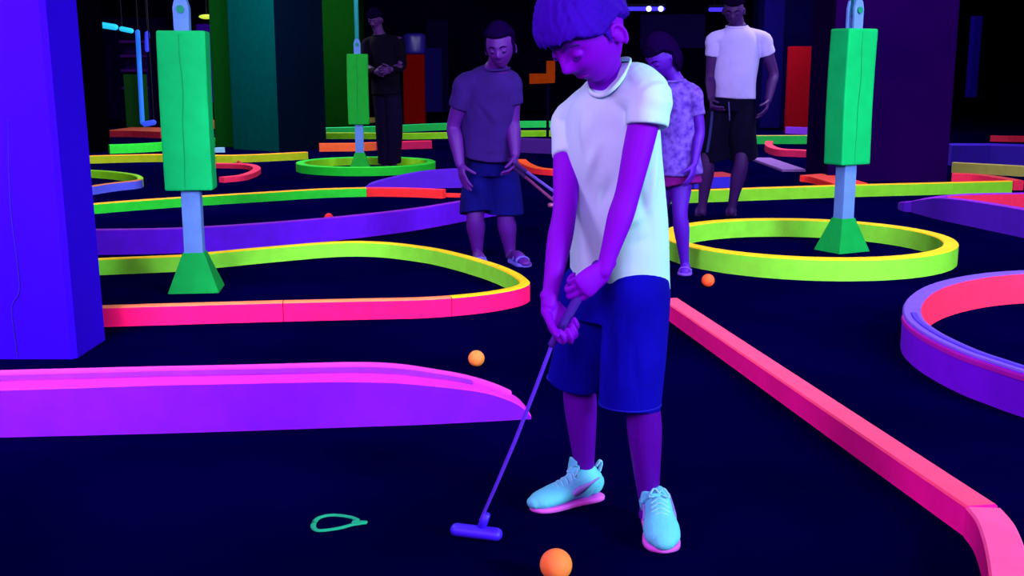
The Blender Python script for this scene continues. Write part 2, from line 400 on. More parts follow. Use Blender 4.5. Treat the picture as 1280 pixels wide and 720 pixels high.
# R5 big right ring
pix5 = [(1390, 342), (1330, 338), (1280, 337.5), (1230, 341), (1190, 347.5), (1160, 356), (1140, 367), (1130, 379), (1129, 391), (1137, 403), (1160, 419), (1200, 438), (1240, 452), (1280, 464.5), (1340, 480), (1400, 492)]
root = empty('course_border', 'large violet ring border with pink inner face cut by the right edge', W, tuple(G(1300, 440)))
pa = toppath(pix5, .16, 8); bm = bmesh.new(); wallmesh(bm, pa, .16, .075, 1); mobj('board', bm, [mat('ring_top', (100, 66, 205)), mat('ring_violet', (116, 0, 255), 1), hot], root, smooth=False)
i0 = 8*8
pb = [p.copy() for p in pa[i0:]]
def off(path, d):
    out = []
    for i, p in enumerate(path):
        t = (path[min(i+1, len(path)-1)]-path[max(i-1, 0)]).normalized(); out.append(p+Vector((-t.y, t.x, 0))*d)
    return out
bm = bmesh.new(); wallmesh(bm, off(pb, -.006), .150, .008, 1)
for v in bm.verts: v.co.z = .128 if v.co.z < .01 else v.co.z
mobj('edge_trim', bm, mat('mag_trim', (190, 20, 215)), root, smooth=False)
bm = bmesh.new(); wallmesh(bm, off(pb, .028), .165, .03, 1)
for v in bm.verts: v.co.z = .158 if v.co.z < .01 else v.co.z
mobj('inlay_strip', bm, mat('inlay_blue', (70, 40, 215)), root, smooth=False)
# R6 near pink
root = empty('course_border', 'long pink border running from the child in front to the lower right corner', W, tuple(G(1040, 540)))
hp = .082; side_m = mat('pink_shade_side', (235, 0, 150), .9); ptop = mat('pink_lit_top', (255, 72, 130))  # one pink board: overhead light painted into the top, shade into the side
pp = [G(x, y, hp) for x, y in [(826, 373), (1207.5, 632.5)]]
for p in pp: p.z = 0
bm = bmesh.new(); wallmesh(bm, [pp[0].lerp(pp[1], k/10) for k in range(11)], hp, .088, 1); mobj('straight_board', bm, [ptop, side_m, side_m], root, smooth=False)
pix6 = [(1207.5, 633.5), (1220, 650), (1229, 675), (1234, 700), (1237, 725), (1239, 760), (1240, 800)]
pa = toppath(pix6, hp, 6); bm = bmesh.new(); wallmesh(bm, pa, hp, .09, 1); mobj('curved_board', bm, [mat('pink_lit_top_curve', (255, 85, 165)), side_m, side_m], root, smooth=False)
# rings
def ring(label, c, r, h, w, mats):
    pa = [Vector((c[0]+r*math.cos(a), c[1]+r*math.sin(a), 0)) for a in [2*PI*k/96 for k in range(96)]]
    bm = bmesh.new(); wallmesh(bm, pa, h, w, 1, closed=True)
    return tag(mobj('course_ring', bm, mats, smooth=False, loc=(c[0], c[1], 0)), label, 'course ring')
c = G(1012, 299, .12); ring('lime ring with yellow-lit top on the carpet round the right green post', (c.x, 7.19), .925, .125, .09, [yellow, limes, limes])
c = G(457, 200, .1); ring('small far green ring round the middle green post', (P(457, 200, 13.6).x, 13.65), .84, .1, .1, [green, greend, lime])
# ------------------------------------------------------------------ swinging posts
gs = mat('green_foam', (0, 186, 106), .72, .8, .1, bump=.35, bscale=8, kind='wood', var=.1, vscale=6)
gb = mat('green_foot', (2, 150, 68), .8, .8, .1)
pw = mat('pale_blue_post', (88, 130, 222)); cy = mat('cyan_strap', (40, 170, 190)); bolt = mat('teal_bolt', (20, 130, 110))
def make_post():
    r = empty('swinging_post', 'near left tall green foam sleeve on a pale post with a green foot', 'post obstacle', (0, 0, 0), 'green swinging posts')
    bm = bmesh.new(); bx(bm, (0, 0, .105), (.27, .24, .21), 0, bev=.004, top=.42); mobj('foot', bm, gb, r, smooth=False)
    bm = bmesh.new(); bx(bm, (0, 0, .41), (.1, .09, .42), 0, bev=.006); mobj('pole', bm, pw, r, smooth=False)
    bm = bmesh.new(); bx(bm, (0, 0, .965), (.25, .17, .83), 0, bev=.012)
    bmesh.ops.subdivide_edges(bm, edges=[e for e in bm.edges if e.calc_length() > .3], cuts=12, use_grid_fill=True)
    for v in bm.verts: v.co.x += .003*math.sin(v.co.z*5); v.co.y += .002*math.sin(v.co.z*7+1)
    mobj('foam_sleeve', bm, gs, r, smooth=False)
    bm = bmesh.new(); q = [Vector((.006*math.sin(z*7)+.003*math.sin(z*19)-.01, -.0865, z)) for z in [.56+.8*k/16 for k in range(17)]]
    loft(bm, q, [.0022]*17, seg=6, n=2); mobj('crease', bm, mat('crease_green', (0, 145, 78)), r)
    for y in (-.028, .028):
        bm = bmesh.new()
        o = [(-.038, 1.36), (.038, 1.36), (.04, 1.50), (.028, 1.545), (0, 1.56), (-.028, 1.545), (-.04, 1.50)]
        a = [bm.verts.new((x, y-.008, z)) for x, z in o]; b = [bm.verts.new((x, y+.008, z)) for x, z in o]
        bm.faces.new(a); bm.faces.new(b[::-1])
        for i in range(len(o)): bm.faces.new((a[i], b[i], b[(i+1) % len(o)], a[(i+1) % len(o)]))
        mobj('bracket_plate', bm, pw, r, smooth=False)
    bm = bmesh.new(); loft(bm, [(0, -.05, 1.49), (0, .05, 1.49)], [.02, .02], n=1, seg=18, cap='flat'); mobj('bolt', bm, bolt, r, smooth=False)
    bm = bmesh.new(); loft(bm, [(0, 0, 1.46), (0, 0, 3.4)], [.027, .027], n=1, seg=12, cap='flat'); mobj('hanging_rod', bm, cy, r)
    return r
post = make_post()
for k, (p, rz, sc, zs, lb) in enumerate([(G(246, 362), .12, 1.0, 1.0, None), (G(1052, 313), math.radians(28), 1.0, 1.045, 'right tall green foam sleeve on a pale post inside the lime ring'),
        (Vector((P(450, 200, 13.65).x, 13.65, 0)), .1, 1.0, 1.0, 'small far green foam sleeve on a pale post inside the green ring')]):
    o = post if k == 0 else tree_copy(post)
    if lb: o['label'] = lb
    if k == 2:
        for ch in o.children:
            if ch.name.startswith(('foam', 'foot')): ch.material_slots[0].link = 'OBJECT'; ch.material_slots[0].material = mat('green_foam_far', (8, 165, 50), .7)
    o.location = (p.x, p.y, 0); o.rotation_euler.z = rz; o.scale = (sc, sc, zs)
# ------------------------------------------------------------------ balls
def ball(label, p, r, m):
    bm = bmesh.new()
    def dim(d, k):
        return k*(1-.012*max(0, math.sin(d.x*26)*math.sin(d.y*26)*math.sin(d.z*26)+.1))
    ell(bm, (p[0], p[1], r), (r, r, r), u=48, v=32, fn=dim)
    return tag(mobj('golf_ball', bm, m), label, 'ball', 'glowing golf balls')
ob = mat('orange_ball', (255, 138, 66), .8, .6, .2); ob2 = mat('red_orange_ball', (255, 85, 45), .95, .6, .2)
def bpos(px, py, r): g = G(px, py, r); return g
ball('largest orange golf ball, on the carpet at the bottom edge', bpos(695, 706, .038), .038, ob)
ball('orange golf ball behind the bright purple wall', bpos(595.5, 448, .033), .033, ob)
ball('red orange golf ball in front of the lime ring', bpos(885, 350.5, .036), .036, ob2)
ball('small red golf ball peeping over the long violet border, behind the bean loop', bpos(411, 272, .035), .035, mat('red_ball', (235, 35, 60)))
# green loop on floor
bm = bmesh.new()
lp = [(457, 653.5), (440, 656), (425, 660), (405, 663), (395, 662.5), (391.5, 657), (396, 649), (406, 645), (420, 644), (438, 646.5), (447, 650)]
pts = [G(x, y, .003) for x, y in lp]
q = crom(pts, 6); loft(bm, q, [(.0075, .003)]*len(q), side=Vector((0, 1, 0)), seg=8, n=1)
loft(bm, [G(441, 652.5, .003), G(458, 653, .003)], [(.012, .003), (.009, .003)], side=Vector((0, 1, 0)), seg=8, n=2)
tag(mobj('glow_band', bm, mat('glow_green', (14, 172, 126))), 'thin green teardrop shaped band lying on the carpet at lower left', 'band')
bm = bmesh.new(); q = [G(x, y, .012) for x, y in [(296, 200), (299, 203), (304, 207)]]; loft(bm, q, [.02]*3, seg=8)
tag(mobj('stick', bm, redd), 'tiny pink stick lying inside the small far green ring', 'stick')
# ------------------------------------------------------------------ background props
def boxthing(name, label, cat, px0, px1, py0, py1, Y, depth, m, bev=.01, mb=None):
    a = P(px0, py1, Y); b = P(px1, py0, Y)
    bm = bmesh.new(); z0 = max(0, a.z) if cat == 'panel' and name == 'wall_panel' else 0; bx(bm, ((a.x+b.x)/2, Y+depth/2, (z0+b.z)/2), (b.x-a.x, depth, b.z-z0), 0, bev=bev)
    return tag(mobj(name, bm, m, smooth=False), label, cat)
boxthing('obstacle_block', 'tall dull red panel standing left of the right green post', 'panel', 983, 1019, 58, 163, 21.9, .2, mat('dark_red', (118, 6, 22), .8, 1, 0))
boxthing('obstacle_block', 'narrow tall dark orange red block behind the person in black', 'block', 505, 530, 68, 160, 26, .35, mat('dark_orange', (120, 8, 4), .8, 1, 0))
a = P(517, 54, 26); bm = bmesh.new(); z = P(516, 68, 26).z+.002
loft(bm, [(a.x, 26.18, z), (a.x, 26.18, z+.06), (a.x, 26.18, z+.40), (a.x, 26.18, z+.47)], [.2, .26, .26, .18], seg=20, cap='flat')
tag(mobj('drum', bm, mat('blue_drum', (36, 22, 150), rough=.4, spec=.5)), 'rounded blue drum on top of the narrow orange red block', 'drum')
Y = 20; bm = bmesh.new(); a = P(683, 105, Y); b = P(694, 76, Y); c = P(662, 92, Y); zf = 0
o1 = [(c.x, 0), (b.x, 0), (b.x, b.z), (a.x, b.z), (a.x, c.z), (c.x, c.z)]
zb = P(660, 105, Y).z
vs = [(c.x, zb), (b.x, zb+.02), (b.x, b.z), (a.x, b.z), (a.x, c.z), (c.x, c.z)]
A = [bm.verts.new((x, Y, z)) for x, z in vs]; B = [bm.verts.new((x, Y+.12, z)) for x, z in vs]
bm.faces.new(A); bm.faces.new(B[::-1])
for i in range(6): bm.faces.new((A[i], B[i], B[(i+1) % 6], A[(i+1) % 6]))
r = empty('sign', 'far dim orange L-shaped sign between the leaning person and the child in front', 'sign', (c.x, Y, 0))
mobj('sign_panel', bm, mat('dim_orange', (150, 52, 8), .8, 1, 0), r, smooth=False)
bm = bmesh.new(); bx(bm, ((c.x+b.x)/2+.1, Y+.06, zb/2+.01), (.05, .05, zb+.02)); mobj('post', bm, M_wall, r, smooth=False)
boxthing('cabinet', 'dim green cabinet beside the glowing blue strip at far left', 'cabinet', 158, 175, 93, 160, 22, .4, mat('dim_green', (18, 62, 24), .8, 1, 0))
for k, (x0, x1, y0, y1) in enumerate([(150, 172, 50, 56), (154, 170, 68, 72), (154, 170, 86, 90)]):
    pass
r = empty('shelf_unit', 'dim purple shelf unit above the green cabinet at far left', 'shelves', (P(161, 90, 24).x, 24.2, 0))
a = P(148, 50, 24); b = P(176, 50, 24)
bm = bmesh.new(); bx(bm, ((a.x+b.x)/2, 24.35, a.z/2), (b.x-a.x, .04, a.z)); mobj('back_panel', bm, mat('dim_purple', (26, 6, 70), .8, 1, 0), r, smooth=False)
for py in (52, 70, 88, 110):
    z = P(160, py, 24).z; bm = bmesh.new(); bx(bm, ((a.x+b.x)/2, 24.18, z), (b.x-a.x, .3, .05)); mobj('shelf', bm, mat('dim_purple2', (58, 14, 110), .8, 1, 0), r, smooth=False)
# violet lit wall panels
def panel(label, px0, px1, py0, py1, Y, m, name='wall_panel', cat='panel'):
    return boxthing(name, label, cat, px0, px1, py0, py1, Y, .15, m)
panel('dark blue wall panel behind the cyan light strips', 119, 205, 22, 160, 28, mat('blue_panel0', (10, 0, 52), .8, 1, 0))
panel('bright violet panel between the near left green post and the teal column', 250, 266, 30, 128, 26, mat('violet_panel', (58, 0, 165), .8, 1, 0))
panel('sliver of blue-lit wall panel right of the teal column', 383, 392, 24, 84, 27, mat('blue_panel', (26, 0, 130), .8, 1, 0))  # glow on the back wall, put into the panel's colour
panel('wide dim blue-lit wall panel high up right of the teal column', 349, 399, 18, 38, 27.3, mat('blue_panel2', (20, 0, 100), .8, 1, 0))  # blue glow beside the column, drawn as a coloured panel
panel('dark blue upright panel right of the plum column', 1211, 1229, 20, 122, 16, mat('blue_panel3', (8, 0, 78), .8, 1, 0))
panel('dim navy panel behind the leaning person', 535, 560, 25, 140, 27, mat('blue_panel4', (8, 4, 44), .8, 1, 0))
panel('dim navy doorway panel right of the narrow orange red block', 532, 552, 60, 140, 24, mat('blue_panel5', (8, 4, 58), .8, 1, 0))
panel('dim blue panel behind the child in the patterned dress', 800, 882, 18, 60, 27, mat('blue_panel6', (14, 4, 60), .8, 1, 0))
panel('navy panel behind the person in white', 950, 982, 0, 160, 23.2, mat('blue_panel7', (8, 4, 70), .8, 1, 0))
# ------------------------------------------------------------------ lamps that show
lam_b = mat('tube_blue', (40, 30, 200), emit=(70, 50, 255, 1.1)); lam_w = mat('tube_white', (220, 220, 255), emit=(190, 200, 255, 2.5)); lam_c = mat('led_cyan', (30, 170, 220), emit=(30, 175, 230, 1.2)); lam_c2 = mat('led_blue', (30, 110, 220), emit=(35, 100, 220, .8)); lam_y = mat('lamp_yellow', (200, 220, 60), emit=(200, 225, 70, 1))
hous = mat('lamp_housing', (10, 10, 40))
def tube(label, px0, px1, py, Y, spots):
    a = P(px0, py, Y); b = P(px1, py, Y); z = a.z
    r = empty('ceiling_lamp', label, 'lamp', ((a.x+b.x)/2, Y, z), 'black light tubes')
    bm = bmesh.new(); bx(bm, ((a.x+b.x)/2, Y, z+.09), (b.x-a.x+.1, .16, .06), bev=.01); mobj('housing', bm, hous, r, smooth=False)
    bm = bmesh.new(); loft(bm, [(a.x, Y, z), (b.x, Y, z)], [.05, .05], n=1, seg=12); mobj('tube', bm, lam_b, r)
    for s in spots:
        p = P(s, py, Y-.06); bm = bmesh.new(); ell(bm, p, (.07, .07, .07), u=12, v=8); mobj('bulb', bm, lam_w, r)
    for x in (a.x+.1, b.x-.1):
        bm = bmesh.new(); loft(bm, [(x, Y, z+.1), (x, Y, 3.4)], [.012, .012], n=1, seg=6); mobj('hanger', bm, hous, r)
tube('blue ceiling lamp with two white bulbs above the child in the patterned dress', 780, 829, 11, 29, [811, 826])
tube('short blue ceiling lamp left of the head of the person in white', 888, 906, 12, 29, [])
def led(label, p, q, r, m):
    root = empty('light_strip', label, 'light', tuple(p))
    bm = bmesh.new(); loft(bm, [p, q], [r, r], n=1, seg=10); mobj('tube', bm, m, root)
    bm = bmesh.new(); t = p if p.z > q.z else q; loft(bm, [t+V3(0, .02, r*.5), V3(t.x, t.y+.02, 3.4)], [.012, .012], n=1, seg=6); mobj('hanger', bm, hous, root)
    return root
V3 = lambda *a: Vector(a)
led('bright cyan light strip, left one of the pair at upper left', P(125, 31, 21.4), P(144, 34, 21.4), .055, lam_c)
led('bright cyan light strip, right one of the pair at upper left', P(152, 36, 21.4), P(164, 38.5, 21.4), .045, lam_c)
led('upright pale blue light strip left of the near left green post', P(172, 40, 21.5), P(178, 153, 21.5), .045, lam_c2)
led('short blue light strip beside the top of the near left green post', P(184, 42, 21.4), P(184, 62, 21.4), .045, mat('led3', (40, 50, 220), emit=(50, 60, 240, .8)))
led('small blue glowing strip low down beside the near left green post', P(181, 155, 21), P(192, 153, 21), .05, mat('led4', (40, 60, 220), emit=(50, 80, 240, .8)))
a = P(258, 21, 20); bm = bmesh.new(); ell(bm, a, (.13, .13, .04), u=20, v=8)
r = empty('ceiling_lamp', 'flat yellow lamp at the top of the dark green column edge', 'lamp', tuple(a))
mobj('shade', bm, lam_y, r); bm = bmesh.new(); loft(bm, [a+Vector((0, 0, .03)), (a.x, a.y, 3.4)], [.012, .012], n=1, seg=6); mobj('cord', bm, hous, r)
# ------------------------------------------------------------------ people
def V(*a): return Vector(a)
def gauss(v, c, s): return math.exp(-((v-c).length_squared)/(s*s))
def head_frame(yaw, pitch, roll=0):
    """yaw: 0 looks at the camera, positive turns to picture left; pitch: down positive"""
    y = math.radians(yaw); p = math.radians(pitch)
    a = V(-math.sin(y), -math.cos(y), 0); z = V(0, 0, 1)
    F = a*math.cos(p) - z*math.sin(p); U = a*math.sin(p) + z*math.cos(p); L = U.cross(F).normalized()*-1
    L = V(math.cos(y), -math.sin(y), 0)
    if roll:
        R = Matrix.Rotation(math.radians(roll), 3, F); U = R @ U; L = R @ L
    return L, F, U
def headmat(L, F, U): return Matrix((L, F, U)).transposed()       # local x = person's left, y = forward, z = up
def build_head(bm, c, LFU, s, female=False, child=False):
    M = headmat(*LFU)
    # profile of a skull: local units are head heights of about .23 m
    def fn(d, k):
        x, y, z = k
        # narrow the face towards the chin
        if z < 0:
            t = -z/.115
            x *= 1-.30*t**1.5
            if y > 0: y *= 1-.06*t
            else: y *= 1-.42*min(1, t*1.1)
        if y > 0: y *= .97
        v = V(x, y, z)
        f = 0
        def g(cx, cy, cz, sx, sy, sz, amp):
            return amp*math.exp(-((x-cx)/sx)**2-((y-cy)/sy)**2-((z-cz)/sz)**2)
        v.y += g(0, .09, -.022, .011, .05, .020, .016) + g(0, .09, -.036, .014, .05, .010, .012)      # nose
        v.y += g(0, .09, .016, .05, .05, .012, .004)                                                # brow
        for sx in (-1, 1):
            v.y += g(sx*.031, .08, -.004, .015, .05, .012, -.009)                                  # eye socket
            v.y += g(sx*.034, .07, -.035, .022, .05, .018, .005)                                    # cheek
            v.y += g(sx*.012, .09, -.040, .006, .05, .006, .003)
        v.y += g(0, .09, -.062, .022, .05, .0045, .006) + g(0, .09, -.072, .018, .05, .005, .006)     # lips
        v.y += g(0, .09, -.067, .025, .05, .002, -.003)
        v.y += g(0, .08, -.100, .020, .06, .014, .010)                                              # chin
        return v*s
    ell(bm, c, (.072, .092, .115), M, u=72, v=56, fn=lambda d, k: fn(d, k))
    for sx in (-1, 1):       # eyelids over the ball, ears
        ell(bm, c + M @ (V(sx*.030, .072, -.006)*s), (.0135*s, .0125*s, .0105*s), M, u=16, v=12)
        e = c + M @ (V(sx*.074, -.008, -.020)*s)
        ME = M @ Matrix.Rotation(sx*.25, 3, 'Z') @ Matrix.Rotation(-.15, 3, 'X')
        ell(bm, e, (.006*s, .0135*s, .0235*s), ME, u=16, v=12)
        pts = [e + ME @ (V(sx*.006, .016*math.cos(a), .029*math.sin(a))*s) for a in [math.radians(q) for q in (-60, -20+340-340, 30, 80, 130, 180, 230, 270)]]
        pts = [e + ME @ (V(sx*.006, .0145*math.cos(math.radians(q)), .0245*math.sin(math.radians(q)))*s) for q in (20, 60, 100, 140, 180, 220, 260)]
        loft(bm, pts, [.0045*s]*len(pts), seg=8, n=3)
    return M
def hair_cap(c, LFU, s, thick, line, strands=0, lock=.003, seed=1, back=0, mk=None):
    """line(x,y,z) > 0 where hair grows, in head units"""
    M = headmat(*LFU); bm = bmesh.new()
    def fn(d, k):
        x, y, z = k
        if z < 0:
            t = -z/.115; x *= 1-.30*t**1.5
            if y < 0: y *= 1-.42*min(1, t*1.1)
        w = line(x, y, z); w = max(0, min(1, w/.012)); w = w*w*(3-2*w)
        az = math.atan2(x, y-.01)
        nr = lock*(math.sin(az*21+3*math.sin(z*30))+.6*math.sin(az*37+2+z*20)) * w
        r = V(x, y, z).normalized()
        return (V(x, y, z) + r*((thick(x, y, z)*w) - .010*(1-w) + nr))*s
    ell(bm, c, (.072, .092, .115), M, u=128, v=80, fn=fn)
    return bm, M
def hand(bm, W, f, n, s, sc=1.0, curls=(20, 35, 45), thumb=(.6, .5, .3), spread=.1, tc=(10, 25)):
    """W wrist, f towards the fingertips, n the way the palm faces, s along the knuckles towards the index"""
    f = f.normalized(); n = (n-f*n.dot(f)).normalized(); s = (s-f*s.dot(f)-n*s.dot(n)).normalized()
    K = W + f*.085*sc
    loft(bm, [W-f*.02*sc, W, W+f*.035*sc, W+f*.07*sc, K], [(.020*sc, .015*sc), (.022*sc, .014*sc), (.034*sc, .014*sc), (.039*sc, .0135*sc), (.036*sc, .011*sc)], side=s, seg=16, n=3)
    L = [(.040, .026, .020), (.044, .029, .022), (.041, .027, .021), (.032, .021, .018)]
    tips = []
    for i, (o, ls) in enumerate(zip((.0285, .0095, -.0095, -.0275), L)):
        base = K + s*o*sc - f*.012*sc + f*(0, .004, 0, -.008)[i]*sc
        a0 = s*(1.5-i)*spread
        p = base; pts = [base]
        ang = 0
        for cu, l in zip(curls, ls):
            ang = cu
            d = (f*math.cos(math.radians(ang)) + n*math.sin(math.radians(ang)) + a0*math.cos(math.radians(ang))).normalized()
            l *= sc*(1.25 if l == ls[0] else 1); p = p + d*l; pts.append(p)
        r = (.0092, .0092, .0088, .0078)[i]*sc
        loft(bm, pts, [r*1.05, r, r*.92, r*.8], side=s, seg=10, n=4)
        tips.append(pts)
    tb = W + f*.022*sc + s*.024*sc + n*.004*sc
    t1 = (f*thumb[0] + s*thumb[1] + n*thumb[2]).normalized()
    p1 = tb + t1*.042*sc; t2 = (t1 + f*math.sin(math.radians(tc[0])) + n*math.sin(math.radians(tc[1]))).normalized(); p2 = p1 + t2*.030*sc; p3 = p2 + (t2+n*.15).normalized()*.022*sc
    loft(bm, [tb-t1*.008*sc, tb, p1, p2, p3], [.013*sc, .0145*sc, .0112*sc, .0102*sc, .0082*sc], side=s, seg=10, n=4)
    return tips
def shoe_upper(bm, heel, toe, up, s, ank):
    d = (toe-heel); Lh = d.length; d.normalize(); u = V(0, 0, 1); w = d.cross(u).normalized()
    pts = [heel+d*Lh*t+u*z*s for t, z in [(.11, .046), (.17, .054), (.3, .056), (.5, .046), (.7, .036), (.88, .028), (.97, .024)]]
    loft(bm, pts, [(.026*s, .034*s), (.032*s, .044*s), (.033*s, .046*s), (.036*s, .036*s), (.043*s, .030*s), (.040*s, .024*s), (.027*s, .017*s)], side=w, seg=20, n=5)
    loft(bm, [heel+d*Lh*.22+u*.06*s, ank+u*.012*s], [(.034*s, .042*s), (.031*s, .036*s)], side=w, seg=18, n=3, cap='flat')
def outline_foot(heel, toe, s, grow=0):
    d = (toe-heel); Lh = d.length; d.normalize(); w = d.cross(V(0, 0, 1)).normalized()
    prof = [(.0, .0), (.015, .018), (.06, .028), (.15, .034), (.3, .034), (.45, .035), (.6, .040), (.75, .043), (.88, .038), (.96, .025), (1.0, .0)]
    a = [heel+d*(Lh*t)+w*(x*s+ (grow if 0 < t < 1 else 0)) + d*(grow*(-1 if t < .5 else 1) if t in (0, 1) else 0) for t, x in prof]
    b = [heel+d*(Lh*t)-w*(x*s+ grow) for t, x in prof[1:-1]][::-1]
    return a+b
def sole(bm, heel, toe, s, h, grow=.004):
    o = outline_foot(heel, toe, s, grow)
    pts = crom(o, 4, True)
    cen = sum(pts, V(0, 0, 0))/len(pts)
    lv = [(0, .94), (h*.15, 1), (h*.8, 1.0), (h, .96), (h, .7)]
    rows = [[bm.verts.new(V(cen.x+(p.x-cen.x)*k, cen.y+(p.y-cen.y)*k, z)) for p in pts] for z, k in lv]
    n = len(pts)
    for a, b in zip(rows, rows[1:]):
        for i in range(n): bm.faces.new((a[i], a[(i+1) % n], b[(i+1) % n], b[i]))
    bm.faces.new(rows[0][::-1]); bm.faces.new(rows[-1])
def make_shoe(root, heel, toe, ank, s, mu, ms, ml=None, detail=True, logo=None, logoside=1, vox=.004):
    bm = bmesh.new(); shoe_upper(bm, heel, toe, None, s, ank)
    bm = remesh(bm, vox, 3, .5)
    up = mobj('shoe', bm, mu, root)
    bm = bmesh.new(); sole(bm, heel, toe, s, .0135*s, .001); mobj('sole', bm, ms, up)
    if not detail: return up
    d = (toe-heel); Lh = d.length; d.normalize(); u = V(0, 0, 1); w = d.cross(u).normalized()
    def surf(t, a):    # point on the upper at length t, angle a from the top
        T = [(.03, .05, .026, .034), (.12, .056, .032, .044), (.3, .056, .033, .046), (.5, .046, .036, .036), (.7, .036, .041, .026), (.88, .028, .036, .019), (.97, .024, .022, .012)]
        for p, q in zip(T, T[1:]):
            if t <= q[0]: break
        k = max(0, min(1, (t-p[0])/(q[0]-p[0]))); z, rx, rz = [p[i]+(q[i]-p[i])*k for i in (1, 2, 3)]
        return heel + d*Lh*t + u*z*s + w*rx*s*math.sin(a)*1.02 + u*rz*s*math.cos(a)*1.02
    bm = bmesh.new()
    for i in range(5):
        t = .40+.065*i; loft(bm, [surf(t+.01, -.55), surf(t, 0)+u*.004*s, surf(t+.01, .55)], [.003*s]*3, seg=8, n=4)
    for sx in (-1, 1):
        loft(bm, [surf(.40, 0)+u*.006*s, surf(.38, sx*.35)+u*.016*s, surf(.45, sx*.7)+u*.014*s, surf(.44, sx*.25)+u*.008*s], [.0026*s]*4, seg=8, n=5)
    mobj('laces', bm, ml, up)
    bm = bmesh.new(); tb = ank - w*0 + d*.03*s
    loft(bm, [surf(.42, 0)+u*.002*s, tb+u*.022*s+d*.012*s, tb+u*.045*s+d*.010*s], [(.024*s, .005*s), (.026*s, .005*s), (.022*s, .004*s)], side=w, seg=12, n=4); mobj('tongue', bm, mu, up)
    bm = bmesh.new(); hb = heel + d*.012*s + u*.085*s
    loft(bm, [hb, hb+u*.02*s-d*.006*s, hb+u*.032*s-d*.002*s, hb+u*.018*s+d*.012*s], [(.008*s, .003*s)]*4, side=w, seg=8, n=4); mobj('heel_tab', bm, ml, up)
    if logo:
        for sx in (-1, 1):
            bm = bmesh.new()
            # check-like tapering mark: thick rounded front, thin tail swept up to the heel
            top = [(.52, 1.62), (.50, 1.35), (.44, 1.25), (.36, 1.30), (.26, 1.28), (.12, 1.08)]
            bot = [(.52, 1.62), (.50, 1.80), (.45, 1.88), (.36, 1.76), (.25, 1.45), (.12, 1.10)]
            T = crom([V(*surf(t, sx*a)) for t, a in top], 4); B = crom([V(*surf(t, sx*a)) for t, a in bot], 4)
            o = w*sx*.0035*s
            for i in range(len(T)-1):
                vs = [T[i]+o, T[i+1]+o, B[i+1]+o, B[i]+o]
                vv = [bm.verts.new(v) for v in vs]; bm.faces.new(vv)
            bmesh.ops.remove_doubles(bm, verts=bm.verts, dist=.0003)
            g = bmesh.ops.extrude_face_region(bm, geom=bm.faces[:]); 
            for e in g['geom']:
                if isinstance(e, bmesh.types.BMVert): e.co -= w*sx*.005*s
            bmesh.ops.recalc_face_normals(bm, faces=bm.faces)
            mobj('side_mark', bm, logo, up)
    return up
def face_y(x, z):
    t = max(0, -z/.115); xx = x/(1-.30*t**1.5)
    y = .092*math.sqrt(max(0, 1-(xx/.072)**2-(z/.115)**2))
    if z < 0: y *= 1-.06*t
    y *= .97
    y += .006*math.exp(-(x/.022)**2-((z+.062)/.0045)**2) + .006*math.exp(-(x/.018)**2-((z+.072)/.005)**2) + .004*math.exp(-(x/.05)**2-((z-.016)/.012)**2)
    for sx in (-1, 1): y += -.009*math.exp(-((x-sx*.031)/.015)**2-((z+.004)/.012)**2)
    return y
def eyes_brows(root, c, LFU, s, hm, lm, openk=0, em=None, mouth=True):
    M = headmat(*LFU)
    def S(x, y, z): return c + M @ (V(x, y, z)*s)
    for sx in (-1, 1):
        bm = bmesh.new(); loft(bm, [S(sx*x, face_y(x, z)+.0005, z) for x, z in ((.014, .013), (.028, .019), (.046, .013))], [(.0032*s, .002*s), (.0036*s, .0022*s), (.0018*s, .0012*s)], side=M @ V(0, 0, 1), seg=8, n=5); mobj('eyebrow', bm, hm, root)
        bm = bmesh.new(); loft(bm, [S(sx*.018, .081, -.011), S(sx*.025, .0855, -.0135), S(sx*.033, .0855, -.0135), S(sx*.043, .078, -.009)], [(.0011*s, .001*s), (.0017*s, .0013*s), (.0018*s, .0014*s), (.0013*s, .001*s)], side=M @ V(0, 0, 1), seg=8, n=5); mobj('eyelashes', bm, hm, root)
        if openk:
            bm = bmesh.new(); ell(bm, S(sx*.030, .0775, -.010), (.0085*s, .0085*s, .0045*s), M, u=14, v=10); mobj('eye', bm, em, root)
    if mouth:
        bm = bmesh.new(); loft(bm, [S(x, face_y(x, z)-.0008, z) for x, z in ((-.019, -.067), (-.010, -.0665), (0, -.067), (.010, -.0665), (.019, -.067))], [.0012*s, (.0036*s, .0022*s), (.0042*s, .0024*s), (.0036*s, .0022*s), .0012*s], side=M @ V(0, 0, 1), seg=8, n=5); mobj('lips', bm, lm, root)
def torso(bm, pel, chest, neck, Ls, Fs, s, k=1.0, gro=0, female=False, hipw=.155, chestw=.165, waist=.135, lo=0, flat=False):
    """loft from the hips to the base of the neck"""
    wst = pel.lerp(chest, .45)
    pts = [pel-V(0, 0, 1)*.05*s*lo if lo else pel, wst, chest, chest.lerp(neck, .6), neck-(neck-chest).normalized()*.02*s]
    r = [(hipw*s+gro, .105*s+gro), (waist*s+gro, .095*s+gro), (chestw*s+gro, .112*s+gro), (chestw*.9*s+gro, .092*s+gro), (.075*s+gro, .06*s+gro)]
    loft(bm, pts, r, side=Ls, seg=28, n=6, cap=('flat', 'round') if flat else 'round')
def clothes(root, name, bm, m, vox, folds=(), noise_amp=.003, nscale=9, smooth=4, seedv=0):
    b = remesh(bm, vox, smooth, .5)
    def fn(v, n):
        d = noise_amp*noise.noise(V(v.x*nscale+seedv, v.y*nscale, v.z*nscale*.6))
        for a, c, amp, w in folds:
            ab = c-a; t = max(0, min(1, (v-a).dot(ab)/ab.length_squared)); q = (v-(a+ab*t)).length
            d += amp*math.exp(-(q/w)**2)*math.sin(PI*min(1, max(.0, .15+t*.7)))
        return d
    displace(b, fn)
    return mobj(name, b, m, root)

